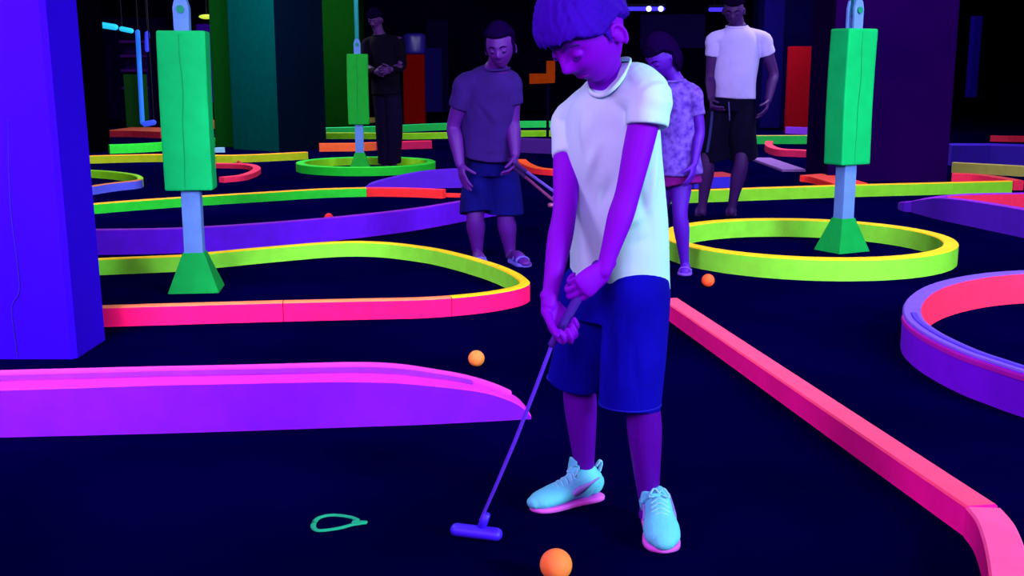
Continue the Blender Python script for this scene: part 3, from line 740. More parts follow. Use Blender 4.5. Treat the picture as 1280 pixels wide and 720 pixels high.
# ================= the child in front =================
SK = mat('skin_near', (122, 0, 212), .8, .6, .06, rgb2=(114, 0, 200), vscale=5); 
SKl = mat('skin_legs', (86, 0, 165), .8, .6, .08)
HR = mat('hair_near', (50, 0, 172), .8, .8, .05, bump=.35, bscale=45, kind='hair', rgb2=(44, 0, 158), vscale=14)
HRd = mat('brow_hair', (52, 0, 130)); LP = mat('lips_near', (128, 0, 190))
SH = mat('white_shirt', (168, 214, 236), .86, .9, .05, var=.03, vscale=5, bump=.25, bscale=14)
SO = mat('navy_shorts', (8, 2, 165), .8, .9, .05, rgb2=(4, 0, 145), vscale=7, bump=.3, bscale=18)
s = .80
def child():
    root = empty('person', 'child in white t-shirt and navy shorts bending over a putter, front centre', 'person', (G(765, 640).x, 2.78, 0))
    Ls, Fs = V(.72, -.69, 0), V(-.69, -.72, 0)
    pel = P(769, 345, 2.84); chest = P(766, 195, 2.76); neck = P(760, 102, 2.70); hc = P(733, 37, 2.60)
    LFU = head_frame(50, 38, 0); hs = 1.08
    shL = P(812, 122, 2.62); shR = P(712, 150, 2.82)
    elL = P(785, 240, 2.60); elR = P(706, 262, 2.71)
    # club line
    gt = P(742, 338, 2.585); gb_ = P(690, 430, 2.575)
    head_pt = G(601, 664, .02)
    sd = (head_pt-gb_).normalized()
    gdir = (gb_-gt).normalized()
    body = bmesh.new()
    loft(body, [pel, pel.lerp(chest, .45), chest, chest.lerp(neck, .5), neck], [(.112, .082), (.10, .076), (.105, .080), (.08, .055), (.046, .042)], side=Ls, seg=24, n=5)
    loft(body, [chest.lerp(neck, .7), neck, hc.lerp(neck, .35)], [(.06*s, .06*s), (.056*s, .06*s), (.052*s, .058*s)], side=Ls, seg=20, n=4)
    build_head(body, hc, LFU, hs)
    # hands : grip axis through both
    def pt(px, py, Y): return P(px, py, Y)
    ax = gdir
    # left (upper) hand: palm faces -Ls ; right (lower) hand: palm faces +Ls
    cL = P(729, 353, 2.583); cR = P(704, 404, 2.577)
    nL = V(-.35, .93, -.05).normalized(); nR = V(.40, -.90, 0).normalized()
    fL = V(-.72, -.25, -.62).normalized()
    sc = .86
    def grip(cpt, f, n, s_, thumb, curls):
        f = f.normalized(); n = (n-f*n.dot(f)).normalized()
        W = cpt - n*.024*sc - f*.070*sc
        return W, hand(body, W, f, n, s_, sc, curls, thumb, spread=.0, tc=(5, 10))
    WL, tl = grip(cL, fL, nL, ax, (.75, .30, .55), (38, 112, 175))
    fR = V(.42, -.12, -.88).normalized()
    WR, tr = grip(cR, fR, nR, ax, (.70, .25, .62), (38, 112, 178))
    for sh, el, W in ((shL, elL, WL), (shR, elR, WR)):
        loft(body, [sh, sh.lerp(el, .5), el, el.lerp(W, .35), el.lerp(W, .8), W+(W-el).normalized()*.01], [.046*s, .044*s, .037*s, .038*s, .0275*s, (.024*s)], side=Ls, seg=18, n=6)
        loft(body, [chest.lerp(neck, .68), sh], [.038*s, .040*s], seg=16, n=1)
    # legs
    hipR, knR, anR = P(738, 375, 2.87), P(723, 468, 2.90), P(731, 590, 2.965)
    hipL, knL, anL = P(796, 380, 2.78), P(803, 492, 2.715), P(811, 630, 2.80)
    for h, k, a in ((hipR, knR, anR), (hipL, knL, anL)):
        loft(body, [h+V(0, 0, .02), h.lerp(k, .4), k, k.lerp(a, .3), k.lerp(a, .65), a, a-V(0, 0, .03)], [.082*s, .074*s, .053*s, .056*s, .045*s, .032*s, .033*s], side=Ls, seg=20, n=6)
    heelR, toeR = G(753, 621), G(655, 641); heelL, toeL = G(818, 648), G(831, 697)
    toeL = heelL + (toeL-heelL).normalized()*.225; toeR = heelR + (toeR-heelR).normalized()*.228
    for he, to, a in ((heelR, toeR, anR), (heelL, toeL, anL)):
        d = (to-he).normalized()
        loft(body, [a-V(0, 0, .02), he+d*.08+V(0, 0, .045), he+d*.15+V(0, 0, .035)], [.03*s, .03*s, .022*s], seg=14, n=3)
    b = remesh(body, .0033, 2, .4)
    k0 = knL.z - .02
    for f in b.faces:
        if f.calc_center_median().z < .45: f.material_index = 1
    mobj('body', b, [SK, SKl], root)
    eyes_brows(root, hc, LFU, hs, HRd, LP)
    # hair
    def line(x, y, z):
        # front fringe low to the brows, above the ears, down to the nape behind
        if y > .02: lim = .040-.038*(x/.066)**2
        elif y > -.03: lim = .002
        else: lim = -.055 + (y+.092)*.92
        return z-lim
    def thick(x, y, z):
        return .014 + .009*max(0, min(1, (y+.02)/.08))
    bm, M = hair_cap(hc, LFU, hs, thick, line, lock=.0016)
    rnd = random.Random(3)
    for i in range(64):       # fringe locks sweeping forward over the forehead
        x = -.062+.124*rnd.random(); z0 = .075+.02*rnd.random()
        e = .004 + .016*rnd.random()
        yf = math.sqrt(max(0, 1-(x/.080)**2))
        q = [V(x*.7, .050*yf, z0+.012), V(x*.95, .086*yf+.004, .066), V(x*1.02, .094*yf+.010, .050), V(x*1.04+.004*rnd.uniform(-1, 1), .094*yf+.012+.005*rnd.random(), .032+e*.6-.014*max(0, (.02-x)/.08))]
        loft(bm, [hc + M @ (p*hs) for p in q], [(.0075, .005), (.008, .0055), (.0065, .0045), (.0022, .0018)], side=M @ V(1, 0, 0), seg=8, n=4)
    for sx in (-1, 1):        # sideburns
        q = [V(sx*.070, .012, .03), V(sx*.0735, .013, .004), V(sx*.0725, .014, -.024)]
        loft(bm, [hc + M @ (p*hs) for p in q], [(.011, .006), (.010, .005), (.003, .002)], side=M @ V(0, 1, 0), seg=8, n=4)
    bm = remesh(bm, .003, 4, .5)
    def hd(v, n):
        q = M.transposed() @ (v-hc)
        az = math.atan2(q.x, q.z+.02); return .0006*math.sin(az*46+2.5*math.sin(q.y*40)) + .0005*math.sin(az*91+q.y*30)
    displace(bm, hd)
    mobj('hair', bm, HR, root)
    # shirt
    bm = bmesh.new(); g = .012
    hem = P(774, 362, 2.845)
    pts = [hem, P(774, 345, 2.845), P(773, 290, 2.82), P(770, 240, 2.79), chest, P(765, 155, 2.735), P(763, 125, 2.708), P(761, 104, 2.688)]
    loft(bm, pts, [(.143, .108), (.141, .107), (.136, .105), (.132, .104), (.130, .104), (.122, .096), (.094, .078), (.057, .053)], side=Ls, seg=32, n=6, cap=('flat', 'flat'))
    slL = P(809, 158, 2.605); slR = P(711, 196, 2.77)
    dL = (elL-shL).normalized(); dR = (elR-shR).normalized()
    for sh, sl, d, r1 in ((shL, slL, dL, .050), (shR, slR, dR, .041)):
        loft(bm, [neck.lerp(chest, .25), sh+V(0, 0, .004), sh.lerp(sl, .5), sl], [(.050, .045), (.047 if r1 > .045 else .043,)*2, (.051 if r1 > .045 else .044,)*2, (r1, r1)], side=V(0, 1, 0), seg=24, n=5, cap=('round', 'flat'))
    for sx, sh in ((1, shL), (-1, shR)):
        loft(bm, [neck-V(0, 0, .034)+Ls*sx*.022, neck.lerp(sh, .5)-V(0, 0, .010), sh], [.042, .046, .043], seg=16, n=4)
    loft(bm, [P(780, 97, 2.685), P(797, 101, 2.655), P(812, 114, 2.63)], [.036, .042, .045], seg=16, n=4)
    loft(bm, [P(762, 100, 2.72), P(785, 105, 2.70)], [.045, .045], seg=16, n=2)
    fd = []
    rr = random.Random(8)
    cf = lambda px, py, Y: P(px, py, Y)
    for a, c, am, w in [((735, 150), (755, 205), .004, .012), ((722, 130), (738, 200), .0035, .011), ((748, 180), (725, 240), .004, .012), ((790, 170), (745, 270), -.004, .013), ((800, 190), (770, 290), .005, .014),
                        ((742, 300), (800, 270), .004, .012), ((735, 330), (815, 300), -.004, .012), ((760, 345), (828, 318), .003, .012), ((785, 120), (760, 200), .004, .013), ((770, 120), (745, 160), -.003, .01),
                        ((825, 190), (812, 260), .004, .013), ((715, 160), (706, 190), .003, .008), ((820, 120), (800, 152), .0035, .010), ((728, 225), (750, 300), -.004, .012), ((790, 215), (820, 300), -.003, .014)]:
        for Yq in (2.66,):
            fd.append((P(a[0], a[1], Yq), P(c[0], c[1], Yq+.03), am*2.3, w*1.1))
    ts = clothes(root, 't_shirt', bm, SH, .0042, fd, .0035, 10, 5)
    # collar rib
    bm = bmesh.new()
    ring_ = []
    for px, py, Y in [(736, 112, 2.665), (742, 118, 2.648), (753, 119, 2.635), (767, 110, 2.62), (779, 96, 2.625), (787, 80, 2.65), (786, 74, 2.70), (770, 76, 2.74), (750, 88, 2.76), (737, 101, 2.72)]:
        ring_.append(P(px, py, Y))
    q = crom(ring_, 5, True); q.append(q[0].copy())
    loft(bm, q, [(.0055, .0032)]*len(q), side=V(0, 0, 1), seg=8, n=1, cap='flat'); mobj('collar', bm, SH, ts)
    # shorts
    bm = bmesh.new()
    wb = P(772, 352, 2.84)
    loft(bm, [wb+V(0, 0, .02), P(770, 385, 2.835), P(768, 405, 2.83)], [(.128, .100), (.138, .108), (.132, .104)], side=Ls, seg=28, n=5, cap='flat')
    hR = [hipR+V(0, 0, .03), P(729, 430, 2.875), P(718, 478, 2.895)]
    hL = [hipL+V(0, 0, .03), P(792, 445, 2.745), P(787, 510, 2.73)]
    loft(bm, hR, [(.078, .084), (.073, .080), (.074, .074)], side=Ls, seg=24, n=6, cap=('round', 'flat'))
    loft(bm, hL, [(.084, .090), (.083, .085), (.079, .079)], side=Ls, seg=24, n=6, cap=('round', 'flat'))
    fd = [(P(760, 380, 2.72), P(752, 500, 2.70), -.007, .012), (P(775, 370, 2.72), P(770, 480, 2.66), .004, .016), (P(812, 380, 2.72), P(818, 500, 2.68), .004, .015), (P(716, 400, 2.8), P(712, 470, 2.82), .004, .014),
          (P(760, 372, 2.72), P(820, 395, 2.70), -.003, .010), (P(790, 430, 2.66), P(800, 505, 2.65), -.004, .012)]
    so = clothes(root, 'shorts', bm, SO, .0045, fd, .005, 8, 4, 4)
    bm = bmesh.new()
    for cpt, (ra, rb), dd in ((hL[-1]+V(0, 0, .014), (.0755, .0755), 0), (hR[-1]+V(0, 0, .014), (.0705, .0705), 0)):
        q = [cpt + Ls*ra*math.cos(a)+Fs*rb*math.sin(a) for a in [2*PI*k/40 for k in range(41)]]
        loft(bm, q, [(.0022, .006)]*41, side=V(0, 0, 1), seg=6, n=1, cap='flat')
    mobj('hem', bm, mat('hem_blue', (12, 6, 175)), so)
    mu = mat('shoe_mint', (92, 205, 235), .82, .7, .2, bump=.2, bscale=120, rgb2=(84, 195, 225)); ms = mat('sole_pink', (215, 95, 240)); ml = mat('laces_mint', (125, 215, 245)); lg = mat('mark_lavender', (140, 125, 225))
    make_shoe(root, heelR, toeR, anR, .93, mu, ms, ml, True, lg, vox=.003)
    make_shoe(root, heelL, toeL, anL, 1.08, mu, ms, ml, True, lg, vox=.003)
    # putter
    pr = empty('putter', 'violet blue golf putter held by the child in the white t-shirt', 'golf club', tuple(G(600, 665)))
    m1 = mat('putter_blue', (58, 20, 250), .8, .5, .3); m2 = mat('shaft', (92, 48, 235), .8, .35, .5); m3 = mat('grip_rubber', (60, 20, 150))
    bm = bmesh.new(); loft(bm, [gt-gdir*.015, gt.lerp(gb_, .5), gb_], [.0115, .0115, .009], n=3, seg=14); mobj('grip', bm, m3, pr)
    bm = bmesh.new(); loft(bm, [gb_+(gb_-gt)*-.02, gb_.lerp(head_pt, .5), head_pt+V(0, 0, .03)], [.0048, .0048, .0044], n=2, seg=12); mobj('shaft', bm, m2, pr)
    bm = bmesh.new(); k = P(611, 634, head_pt.y+0); loft(bm, [head_pt+(gb_-head_pt).normalized()*.055, head_pt+V(0, 0, .006)], [.0085, .0125], n=1, seg=14, cap='flat'); mobj('hosel', bm, m1, pr)
    bm = bmesh.new(); a = G(571, 662, .018); c = G(620, 668, .018)
    loft(bm, [a, a.lerp(c, .5), c], [(.020, .0165)]*3, side=V(0, 1, 0), n=2, seg=20)
    mobj('club_head', bm, m1, pr)
child()

# ================= people behind =================
def figure(label, sc, loc, d, name='person'):
    """d: dictionary of joints, clothing; coarse but whole bodies"""
    root = empty(name, label, 'person', loc)
    Ls, Fs = d['L'], d['F']; bm = bmesh.new(); s = sc
    torso(bm, d['pel'], d['chest'], d['neck'], Ls, Fs, s, **d.get('tk', {}))
    loft(bm, [d['chest'].lerp(d['neck'], .7), d['neck'], d['head'].lerp(d['neck'], .3)], [.062*s, .058*s, .056*s], side=Ls, seg=16, n=4)
    LFU = head_frame(*d['hf']); hs = d.get('hs', 1.0)
    build_head(bm, d['head'], LFU, hs)
    aw = d.get('aw', 1.0)
    for side in ('L', 'R'):
        sh, el, wr = d['arm'+side]
        dd = (wr-el).normalized()
        loft(bm, [sh, sh.lerp(el, .5), el, el.lerp(wr, .35), wr], [.052*s*aw, .047*s*aw, .038*s*aw, .04*s*aw, .026*s*aw], side=Ls, seg=14, n=5)
        loft(bm, [d['chest'].lerp(d['neck'], .7), sh], [.055*s, .054*s], seg=14, n=1)
        n = d.get('palm'+side, Ls*(-1 if side == 'L' else 1)); f = d.get('hd'+side, dd)
        hand(bm, wr, f, n, d.get('ks'+side, Fs), .98*s*1.02, d.get('curl'+side, (18, 32, 42)))
        h, k, a = d['leg'+side]
        loft(bm, [h, h.lerp(k, .45), k, k.lerp(a, .3), k.lerp(a, .7), a, a-V(0, 0, .04*s)], [.088*s, .078*s, .056*s, .06*s, .043*s, .034*s, .034*s], side=Ls, seg=16, n=5)
        he, to = d['foot'+side]
        fd = (to-he).normalized()
        loft(bm, [a-V(0, 0, .02*s), he+fd*.09*s+V(0, 0, .05*s), he+fd*.17*s+V(0, 0, .035*s), he+fd*.235*s+V(0, 0, .024*s)], [.034*s, (.034*s, .034*s), (.038*s, .022*s), (.034*s, .015*s)], side=fd.cross(V(0, 0, 1)), seg=14, n=4)
    b = remesh(bm, d.get('vox', .0065), 2, .4)
    mobj('body', b, d['skin'], root)
    eyes_brows(root, d['head'], LFU, hs, d['hairm'], d['lipm'], d.get('open', 0), d.get('eyem'))
    # hair
    hb, M = hair_cap(d['head'], LFU, hs, d['thick'], d['line'], lock=d.get('lock', .0015))
    if d.get('extra'): d['extra'](hb, M, d['head'], hs)
    mobj('hair', remesh(hb, .006, 1, .4), d['hairm'], root)
    # shirt
    bm = bmesh.new(); g = .014
    hem = d['hem']; ch = d['chest']; nk = d['neck']
    w = d.get('sw', (.165, .15, .172)); dp = d.get('sd', (.125, .12, .125))
    loft(bm, [hem, hem.lerp(ch, .4), ch, ch.lerp(nk, .6), nk-(nk-ch).normalized()*.015], [(w[0]*s, dp[0]*s), (w[1]*s, dp[1]*s), (w[2]*s, dp[2]*s), (w[2]*.88*s, .105*s), (.082*s, .072*s)], side=Ls, seg=28, n=6, cap='flat')
    for side in ('L', 'R'):
        sh, el, wr = d['arm'+side]; sl = sh.lerp(el, d.get('sl', .62))
        loft(bm, [nk.lerp(ch, .3), sh, sh.lerp(sl, .5), sl], [.058*s, .056*s*aw, .060*s*aw, .060*s*aw], seg=20, n=5, cap=('round', 'flat'))
        if d.get('long'): loft(bm, [sl.lerp(sh, .2), el, wr], [.064*s, .052*s, .038*s], seg=16, n=4, cap=('round', 'flat'))
    fds = []
    rr = random.Random(len(label))
    for i in range(9):
        a = hem.lerp(nk, rr.uniform(.05, .8)) + Ls*rr.uniform(-.14, .14)*s + Fs*.11*s; fds.append((a, a+V(rr.uniform(-.09, .09), 0, rr.uniform(-.14, .1))*s, rr.choice((-.006, .006)), .018))
    clothes(root, d.get('shirtname', 't_shirt'), bm, d['shirtm'], .008, fds, .006, 7, 4)
    bm = bmesh.new(); cc = nk-(nk-ch).normalized()*.012*s
    q = [cc + Ls*.080*s*math.cos(a)+Fs*.072*s*math.sin(a)-V(0, 0, .012*s*max(0, math.sin(a))) for a in [2*PI*k/32 for k in range(33)]]
    loft(bm, q, [(.009*s, .006*s)]*33, side=V(0, 0, 1), seg=8, n=1, cap='flat'); mobj('collar', bm, d['shirtm'], root)
    # trousers / shorts / skirt
    bm = bmesh.new()
    top = d['pel']+V(0, 0, .09*s)
    loft(bm, [top, d['pel'], d['pel']-V(0, 0, .07*s)], [(.145*s, .11*s), (.165*s, .125*s), (.16*s, .125*s)], side=Ls, seg=26, n=5, cap='flat')
    if d.get('skirt'):
        e = d['skirt']; loft(bm, [d['pel'], e], [(.16*s, .125*s), (.19*s, .16*s)], side=Ls, seg=28, n=5, cap='flat')
    else:
        for side in ('L', 'R'):
            h, k, a = d['leg'+side]; e = d['cuff'+side]
            m_ = h.lerp(k, .5) if e.z > k.z-.05 else k
            r1 = d.get('cw', .098)
            loft(bm, [h+V(0, 0, .02), m_, e], [(.098*s, .105*s), ((r1+.098)/2*s, (r1+.1)/2*s), (r1*s, r1*s)], side=Ls, seg=20, n=6, cap=('round', 'flat'))
    clothes(root, d.get('legname', 'shorts'), bm, d['legm'], .008, (), .008, 6, 4, 3)
    for side in ('L', 'R'):
        if d.get('shoem'):
            he, to = d['foot'+side]; make_shoe(root, he, to, d['leg'+side][2], s, d['shoem'], d['solem'], None, False, vox=.007)
    return root
SKm = mat('skin_mid', (72, 6, 136), .8, .6, .2); SKd = mat('skin_dim', (52, 10, 100), .8, .6, .2); SKg = mat('skin_child', (70, 1, 180), .8, .6, .2); SKb = mat('skin_far', (62, 18, 100), .8, .6, .2)  # weaker light on the people behind is put into darker skin colours
dark_h = mat('hair_dark', (13, 1, 48), .8, .9, 0, bump=.5, bscale=40, kind='hair'); dark_h2 = mat('hair_darker', (9, 1, 34), .8, .9, 0, bump=.5, bscale=40, kind='hair')
lipd = mat('lips_dim', (52, 3, 95))
def std_line(fr=.035, ear=.01, nape=-.06):
    def line(x, y, z):
        if y > .03: lim = fr
        elif y > -.03: lim = ear+(y+.03)/.06*(fr-ear)
        else: lim = nape+(y+.092)/.062*(ear-nape)
        return z-lim
    return line
# leaning person in dim purple t-shirt
Yw = 7.05
def Q(px, py, dy=0): return P(px, py, Yw+dy)
Lw, Fw_ = V(.97, -.22, 0).normalized(), V(-.22, -.97, 0).normalized()
LEAN = dict(L=Lw, F=Fw_, pel=Q(613, 205, .06), chest=Q(613, 125, -.08), neck=Q(621, 83, -.18), head=Q(625, 58, -.28), hf=(8, 16, 4), hs=1.12,
    armL=(Q(638, 101, -.14), Q(641, 152, -.1), Q(644, 193, -.15)), armR=(Q(583, 104, -.14), Q(567, 158, -.06), Q(575, 205, -.15)),
    legL=(Q(630, 228, .05), Q(632, 270, .0), Q(638, 317, .08)), legR=(Q(598, 228, .06), Q(594, 270, -.02), Q(597, 317, .06)),
    footL=(G(640, 327), G(662, 336)), footR=(G(598, 328), G(602, 338)),
    skin=SKm, hairm=dark_h, lipm=lipd, open=1, eyem=mat('eye_dim', (30, 8, 70)), vox=.0055,
    thick=lambda x, y, z: .022 if y < .05 else .014, line=std_line(.055, .02, -.07), hem=Q(608, 193, .02), sw=(.205, .178, .185), sd=(.14, .13, .13),
    shirtm=mat('dim_purple_shirt', (42, 18, 112), .8, .9, .05, var=.15), legm=mat('dim_navy_shorts', (6, 4, 98), .8, .9, .05, var=.2),
    cuffL=Q(631, 268, .02), cuffR=Q(597, 266, .0), cw=.118, curlR=(14, 26, 34), curlL=(55, 85, 70), palmR=Lw*.6+Fw_*-.6, aw=1.15, sl=.55)
def bun(hb, M, c, s):
    for sx in (-1, 1): loft(hb, [c+M@(V(sx*.066, .01, .03)*s), c+M@(V(sx*.071, -.005, -.015)*s), c+M@(V(sx*.064, -.03, -.05)*s)], [(.012*s, .020*s), (.012*s, .024*s), (.008*s, .018*s)], seg=10, n=4)
LEAN['extra'] = bun
for k, e in (('footL', (.235)), ('footR', (.235))):
    h, t = LEAN[k]; LEAN[k] = (h, h+(t-h).normalized()*e)
wr = figure('person leaning forward in dim purple t-shirt and navy knee shorts, left of the child', 1.0, (G(618, 325).x, Yw, 0), LEAN)
# sandals
sm = mat('sandal', (92, 78, 225))
for k in ('footL', 'footR'):
    h, t = LEAN[k]; d = (t-h).normalized(); w = d.cross(V(0, 0, 1))
    bm = bmesh.new(); sole(bm, h, t, 1.05, .022, .006); so = mobj('sandal', bm, sm, wr)
    for f_, r_ in ((.17, .040), (.115, .038)):
        bm = bmesh.new(); c = h+d*f_+V(0, 0, .03)
        q = [c + w*r_*1.05*math.cos(a) + V(0, 0, 1)*(.028+.012*(f_ < .15))*math.sin(a) for a in [PI*j/10 for j in range(11)]]
        loft(bm, q, [(.016, .005)]*11, side=d, seg=8, n=1); mobj('strap', bm, sm, so)
# putters held by the leaning person, pointing to lower right
a = LEAN['armL'][2]+V(.012, -.05, -.06)
for k, (lb, e, m) in enumerate([('upper pale blue putter shaft held by the leaning person', Q(703, 247, -.75), mat('shaft_pale', (100, 70, 220), rough=.4, spec=.5)), ('lower plum putter shaft held by the leaning person', Q(698, 256, -.8), mat('shaft_plum', (120, 40, 120), rough=.4, spec=.5))]):
    o = a+V(.0, -.01, -.03*k); dr = (e-o).normalized()
    r = empty('putter', lb, 'golf club', tuple(e))
    bm = bmesh.new(); loft(bm, [o-dr*.10, o+dr*.14], [.015, .012], n=1, seg=12); mobj('grip', bm, mat('grip_dim', (50, 20, 110)), r)
    bm = bmesh.new(); loft(bm, [o+dr*.13, e], [.0095, .0085], n=1, seg=10); mobj('shaft', bm, m, r)
    bm = bmesh.new(); w = dr.cross(V(0, 0, 1)).normalized(); loft(bm, [e-w*.05, e+w*.05], [(.018, .014)]*2, n=1, seg=12); mobj('club_head', bm, m, r)
# child in patterned dress
Yg = 6.55
def Q2(px, py, dy=0): return P(px, py, Yg+dy)
Lg, Fg = V(.80, -.60, 0), V(-.60, -.80, 0)
GIRL = dict(L=Lg, F=Fg, pel=Q2(843, 196, .02), chest=Q2(846, 132, -.03), neck=Q2(843, 98, -.05), head=Q2(826, 70, -.09), hf=(52, 34, 0), hs=1.04,
    armL=(Q2(868, 116, -.12), Q2(875, 163, -.12), Q2(868, 205, -.16)), armR=(Q2(826, 118, .05), Q2(818, 160, -.02), Q2(812, 200, -.12)),
    legL=(Q2(852, 214, -.02), Q2(850, 266, -.06), Q2(856, 330, 0)), legR=(Q2(836, 214, .05), Q2(826, 262, .05), Q2(828, 322, .12)),
    footL=(G(858, 338), G(854, 348)), footR=(G(829, 331), G(815, 339)),
    skin=SKg, hairm=dark_h, lipm=lipd, thick=lambda x, y, z: .024 if y < .06 else .016, line=std_line(.04, -.02, -.10), hem=Q2(846, 216, .0),
    sw=(.205, .175, .175), sd=(.165, .14, .135), aw=.95, sl=.6,
    shirtm=mat('pattern_fabric', (104, 76, 208), .8, .9, .05, rgb2=(62, 32, 160), vscale=30),
    legm=mat('plum_skirt', (95, 8, 118), .8, .9, .05), skirt=Q2(847, 232, 0), legname='skirt', shirtname='dress_top')
for k in ('footL', 'footR'):
    h, t = GIRL[k]; GIRL[k] = (h, h+(t-h).normalized()*.2)
def locks(hb, M, c, s):
    for i in range(12):
        a = math.radians(100+i*16); x, y = .074*math.cos(a)*1.05, .088*math.sin(a)
        x, y = .074*math.sin(a), .086*math.cos(a)
        loft(hb, [c+M@(V(x, y, .02)*s), c+M@(V(x*1.12, y*1.1, -.05)*s), c+M@(V(x*.95, y*.95, -.105)*s)], [(.022*s, .014*s), (.022*s, .014*s), (.008*s, .006*s)], seg=8, n=4)
GIRL['extra'] = locks
gr = figure('child in a pale patterned top and plum skirt, behind the child in front', .79, (G(846, 340).x, Yg, 0), GIRL)
for k in ('footL', 'footR'):
    h, t = GIRL[k]; bm = bmesh.new(); sole(bm, h, t, .85, .016, .006); so = mobj('sandal', bm, mat('sandal_pale', (105, 60, 215)), gr)
    d = (t-h).normalized(); w = d.cross(V(0, 0, 1)); c = h+d*.14+V(0, 0, .022)
    bm = bmesh.new(); q = [c + w*.034*math.cos(a) + V(0, 0, 1)*.022*math.sin(a) for a in [PI*j/10 for j in range(11)]]
    loft(bm, q, [(.012, .004)]*11, side=d, seg=8, n=1); mobj('strap', bm, mat('sandal_pale', (105, 60, 215)), so)
# person in white t-shirt
Ym = 9.1
def Q3(px, py, dy=0): return P(px, py, Ym+dy)
Lm, Fm = V(.98, -.18, 0).normalized(), V(-.18, -.98, 0).normalized()
MAN = dict(L=Lm, F=Fm, pel=Q3(915, 128, .02), chest=Q3(921, 70, 0), neck=Q3(921, 31, -.03), head=Q3(917, 12, -.09), hf=(14, 22, 0), hs=1.06,
    armL=(Q3(953, 48, -.02), Q3(967, 92, .02), Q3(960, 126, -.08)), armR=(Q3(893, 49, .0), Q3(888, 96, .03), Q3(889, 124, -.1)),
    legL=(Q3(928, 142, 0), Q3(927, 200, -.08), Q3(915, 258, .0)), legR=(Q3(901, 142, .04), Q3(885, 200, .0), Q3(878, 258, .05)),
    footL=(G(915, 266), G(912, 274)), footR=(G(878, 266), G(872, 273)),
    skin=SKd, hairm=dark_h2, lipm=lipd, thick=lambda x, y, z: .014, line=std_line(.045, .02, -.06), hem=Q3(917, 123, 0), sw=(.168, .162, .170), sd=(.12, .12, .115), aw=1.0, sl=.45,
    shirtm=mat('white_shirt_far', (160, 146, 248), .8, .9, .05, var=.05), legm=mat('black_shorts', (6, 3, 38), .8, .9, .05, var=.3),
    cuffL=Q3(930, 197, 0), cuffR=Q3(896, 200, .03), cw=.115, shoem=mat('dim_shoe', (60, 18, 120)), solem=mat('dim_sole', (40, 10, 90)), curlL=(25, 45, 50), curlR=(60, 90, 70))
for k in ('footL', 'footR'):
    h, t = MAN[k]; MAN[k] = (h, h+(t-h).normalized()*.26)
mr = figure('person standing in white t-shirt and long black shorts, right of the children', 1.04, (G(905, 268).x, Ym, 0), MAN)
bm = bmesh.new(); loft(bm, [P(911, 128, Ym-.15), P(912, 150, Ym-.17)], [.006, .005], n=1, seg=6); mobj('drawstring', bm, mat('string', (60, 60, 150)), mr)
bm = bmesh.new(); loft(bm, [Q3(891, 135, -.12), Q3(888, 165, -.10), Q3(884, 190, -.09)], [(.012, .006)]*3, n=3, seg=8); mobj('side_stripe', bm, mat('stripe', (40, 40, 130)), mr)
# putter held in the right hand of person in white
a = MAN['armR'][2]+V(0, -.05, -.09); e = Q3(882, 205, -.35)
# person in black at the back
Yb = 14.05
def Q4(px, py, dy=0): return P(px, py, Yb+dy)
Lb, Fb = V(.9, -.43, 0).normalized(), V(-.43, -.9, 0).normalized()
MB = dict(L=Lb, F=Fb, pel=Q4(484, 112, .02), chest=Q4(480, 66, 0), neck=Q4(474, 42, -.02), head=Q4(469, 24, -.06), hf=(20, 22, 0), hs=1.1,
    armL=(Q4(498, 52, -.1), Q4(502, 84, -.12), Q4(489, 87, -.36)), armR=(Q4(460, 54, .05), Q4(456, 84, .0), Q4(470, 90, -.3)),
    legL=(Q4(491, 124, 0), Q4(493, 160, -.05), Q4(492, 203, .02)), legR=(Q4(477, 124, .04), Q4(480, 162, .0), Q4(482, 204, .05)),
    footL=(G(492, 205.5), G(491, 209)), footR=(G(482, 205.5), G(480, 209)),
    skin=SKb, hairm=mat('cap_dark', (8, 2, 36), .8, .9, 0), lipm=lipd, thick=lambda x, y, z: .018, line=std_line(.03, .0, -.06), hem=Q4(483, 118, 0), sw=(.175, .17, .19), sd=(.13, .13, .13), aw=1.15, long=True,
    shirtm=mat('black_shirt', (4, 1, 24), .8, .9, .05), legm=mat('black_trousers', (8, 1, 38), .8, .9, .05), legname='trousers',
    cuffL=Q4(492, 203, 0), cuffR=Q4(482, 204, .04), cw=.085, shoem=mat('black_shoe', (10, 3, 40)), solem=mat('black_sole', (6, 2, 24)), vox=.008)
for k in ('footL', 'footR'):
    h, t = MB[k]; MB[k] = (h, h+(t-h).normalized()*.27)
figure('person in black clothes standing inside the small far green ring', 1.1, (G(485, 208).x, Yb, 0), MB)
p = (MB['armL'][2]+MB['armR'][2])/2+V(.02, -.1, 0)
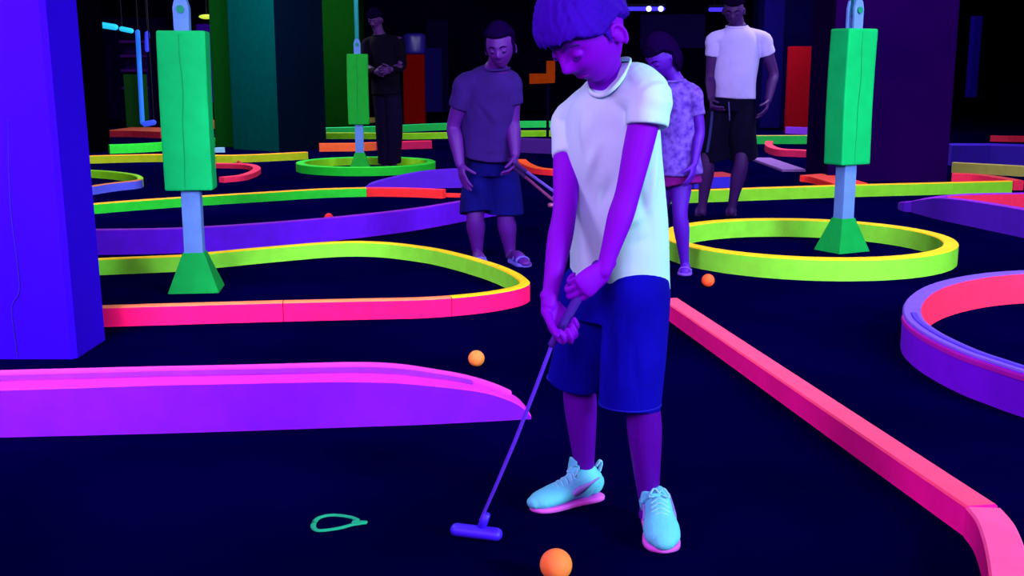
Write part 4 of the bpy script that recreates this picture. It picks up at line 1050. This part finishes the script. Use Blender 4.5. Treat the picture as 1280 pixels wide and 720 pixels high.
bm = bmesh.new(); bx(bm, p, (.14, .03, .07), bev=.006); tag(mobj('phone', bm, mat('phone_glow', (24, 8, 70)), smooth=False), 'small dark phone held by the person in black', 'phone')
# ------------------------------------------------------------------ light
def area(name, loc, aim, size, power, col, sy=None, spread=180):
    l = bpy.data.lights.new(name, 'AREA'); l.energy = power; l.color = col; l.shape = 'RECTANGLE'; l.size = size; l.size_y = sy or size; l.spread = math.radians(spread)
    o = bpy.data.objects.new(name, l); C.objects.link(o); o.location = loc
    o.rotation_euler = (Vector(aim)-Vector(loc)).to_track_quat('-Z', 'Y').to_euler(); return o
CY = (.70, 1.0, 1.0); VI = (1.0, .42, 1.0); WH = (1, .93, 1.0)
area('unseen_light', (5.2, -.6, 2.5), (.4, 3.2, .5), 1.4, 600, CY)
area('unseen_light', (-.5, -1.5, 2.6), (.1, 3.5, .4), 1.4, 190, VI)
area('unseen_light', (-3.3, .6, 2.7), (1.3, 3.5, .5), 1.2, 16, (1, .5, 1), spread=62)  # added unseen lamp, lifts left-facing sides and the child's chest
area('unseen_light', (3.4, 1.2, 3.2), (2.2, 7.6, 0), 1.6, 90, WH, spread=75)  # added unseen lamp, narrow, brightens the right middle distance
area('unseen_light', (-2.2, .9, 3.2), (-1.6, 7.2, 0), 1.6, 130, WH, spread=65)  # added unseen lamp, narrow, brightens border faces at left middle distance
for x, y, p in ((-3, 4.5, 150), (2.5, 5.0, 150), (-3, 9.5, 220), (3.5, 9.5, 220), (-4, 15, 260), (4, 15, 260), (-4, 21, 250), (4, 21, 250)):
    area('unseen_light', (x, y, 3.3), (x, y+1.2, 0), 2.4, p, WH, .5)
w = bpy.data.worlds.new('world'); SC.world = w; w.use_nodes = True
w.node_tree.nodes['Background'].inputs[0].default_value = (.02, .0, .06, 1); w.node_tree.nodes['Background'].inputs[1].default_value = .3
SC.view_settings.view_transform = 'Standard'; SC.view_settings.look = 'None'; SC.view_settings.exposure = 0; SC.view_settings.gamma = 1
try: SC.view_settings.use_curve_mapping = False
except Exception: pass
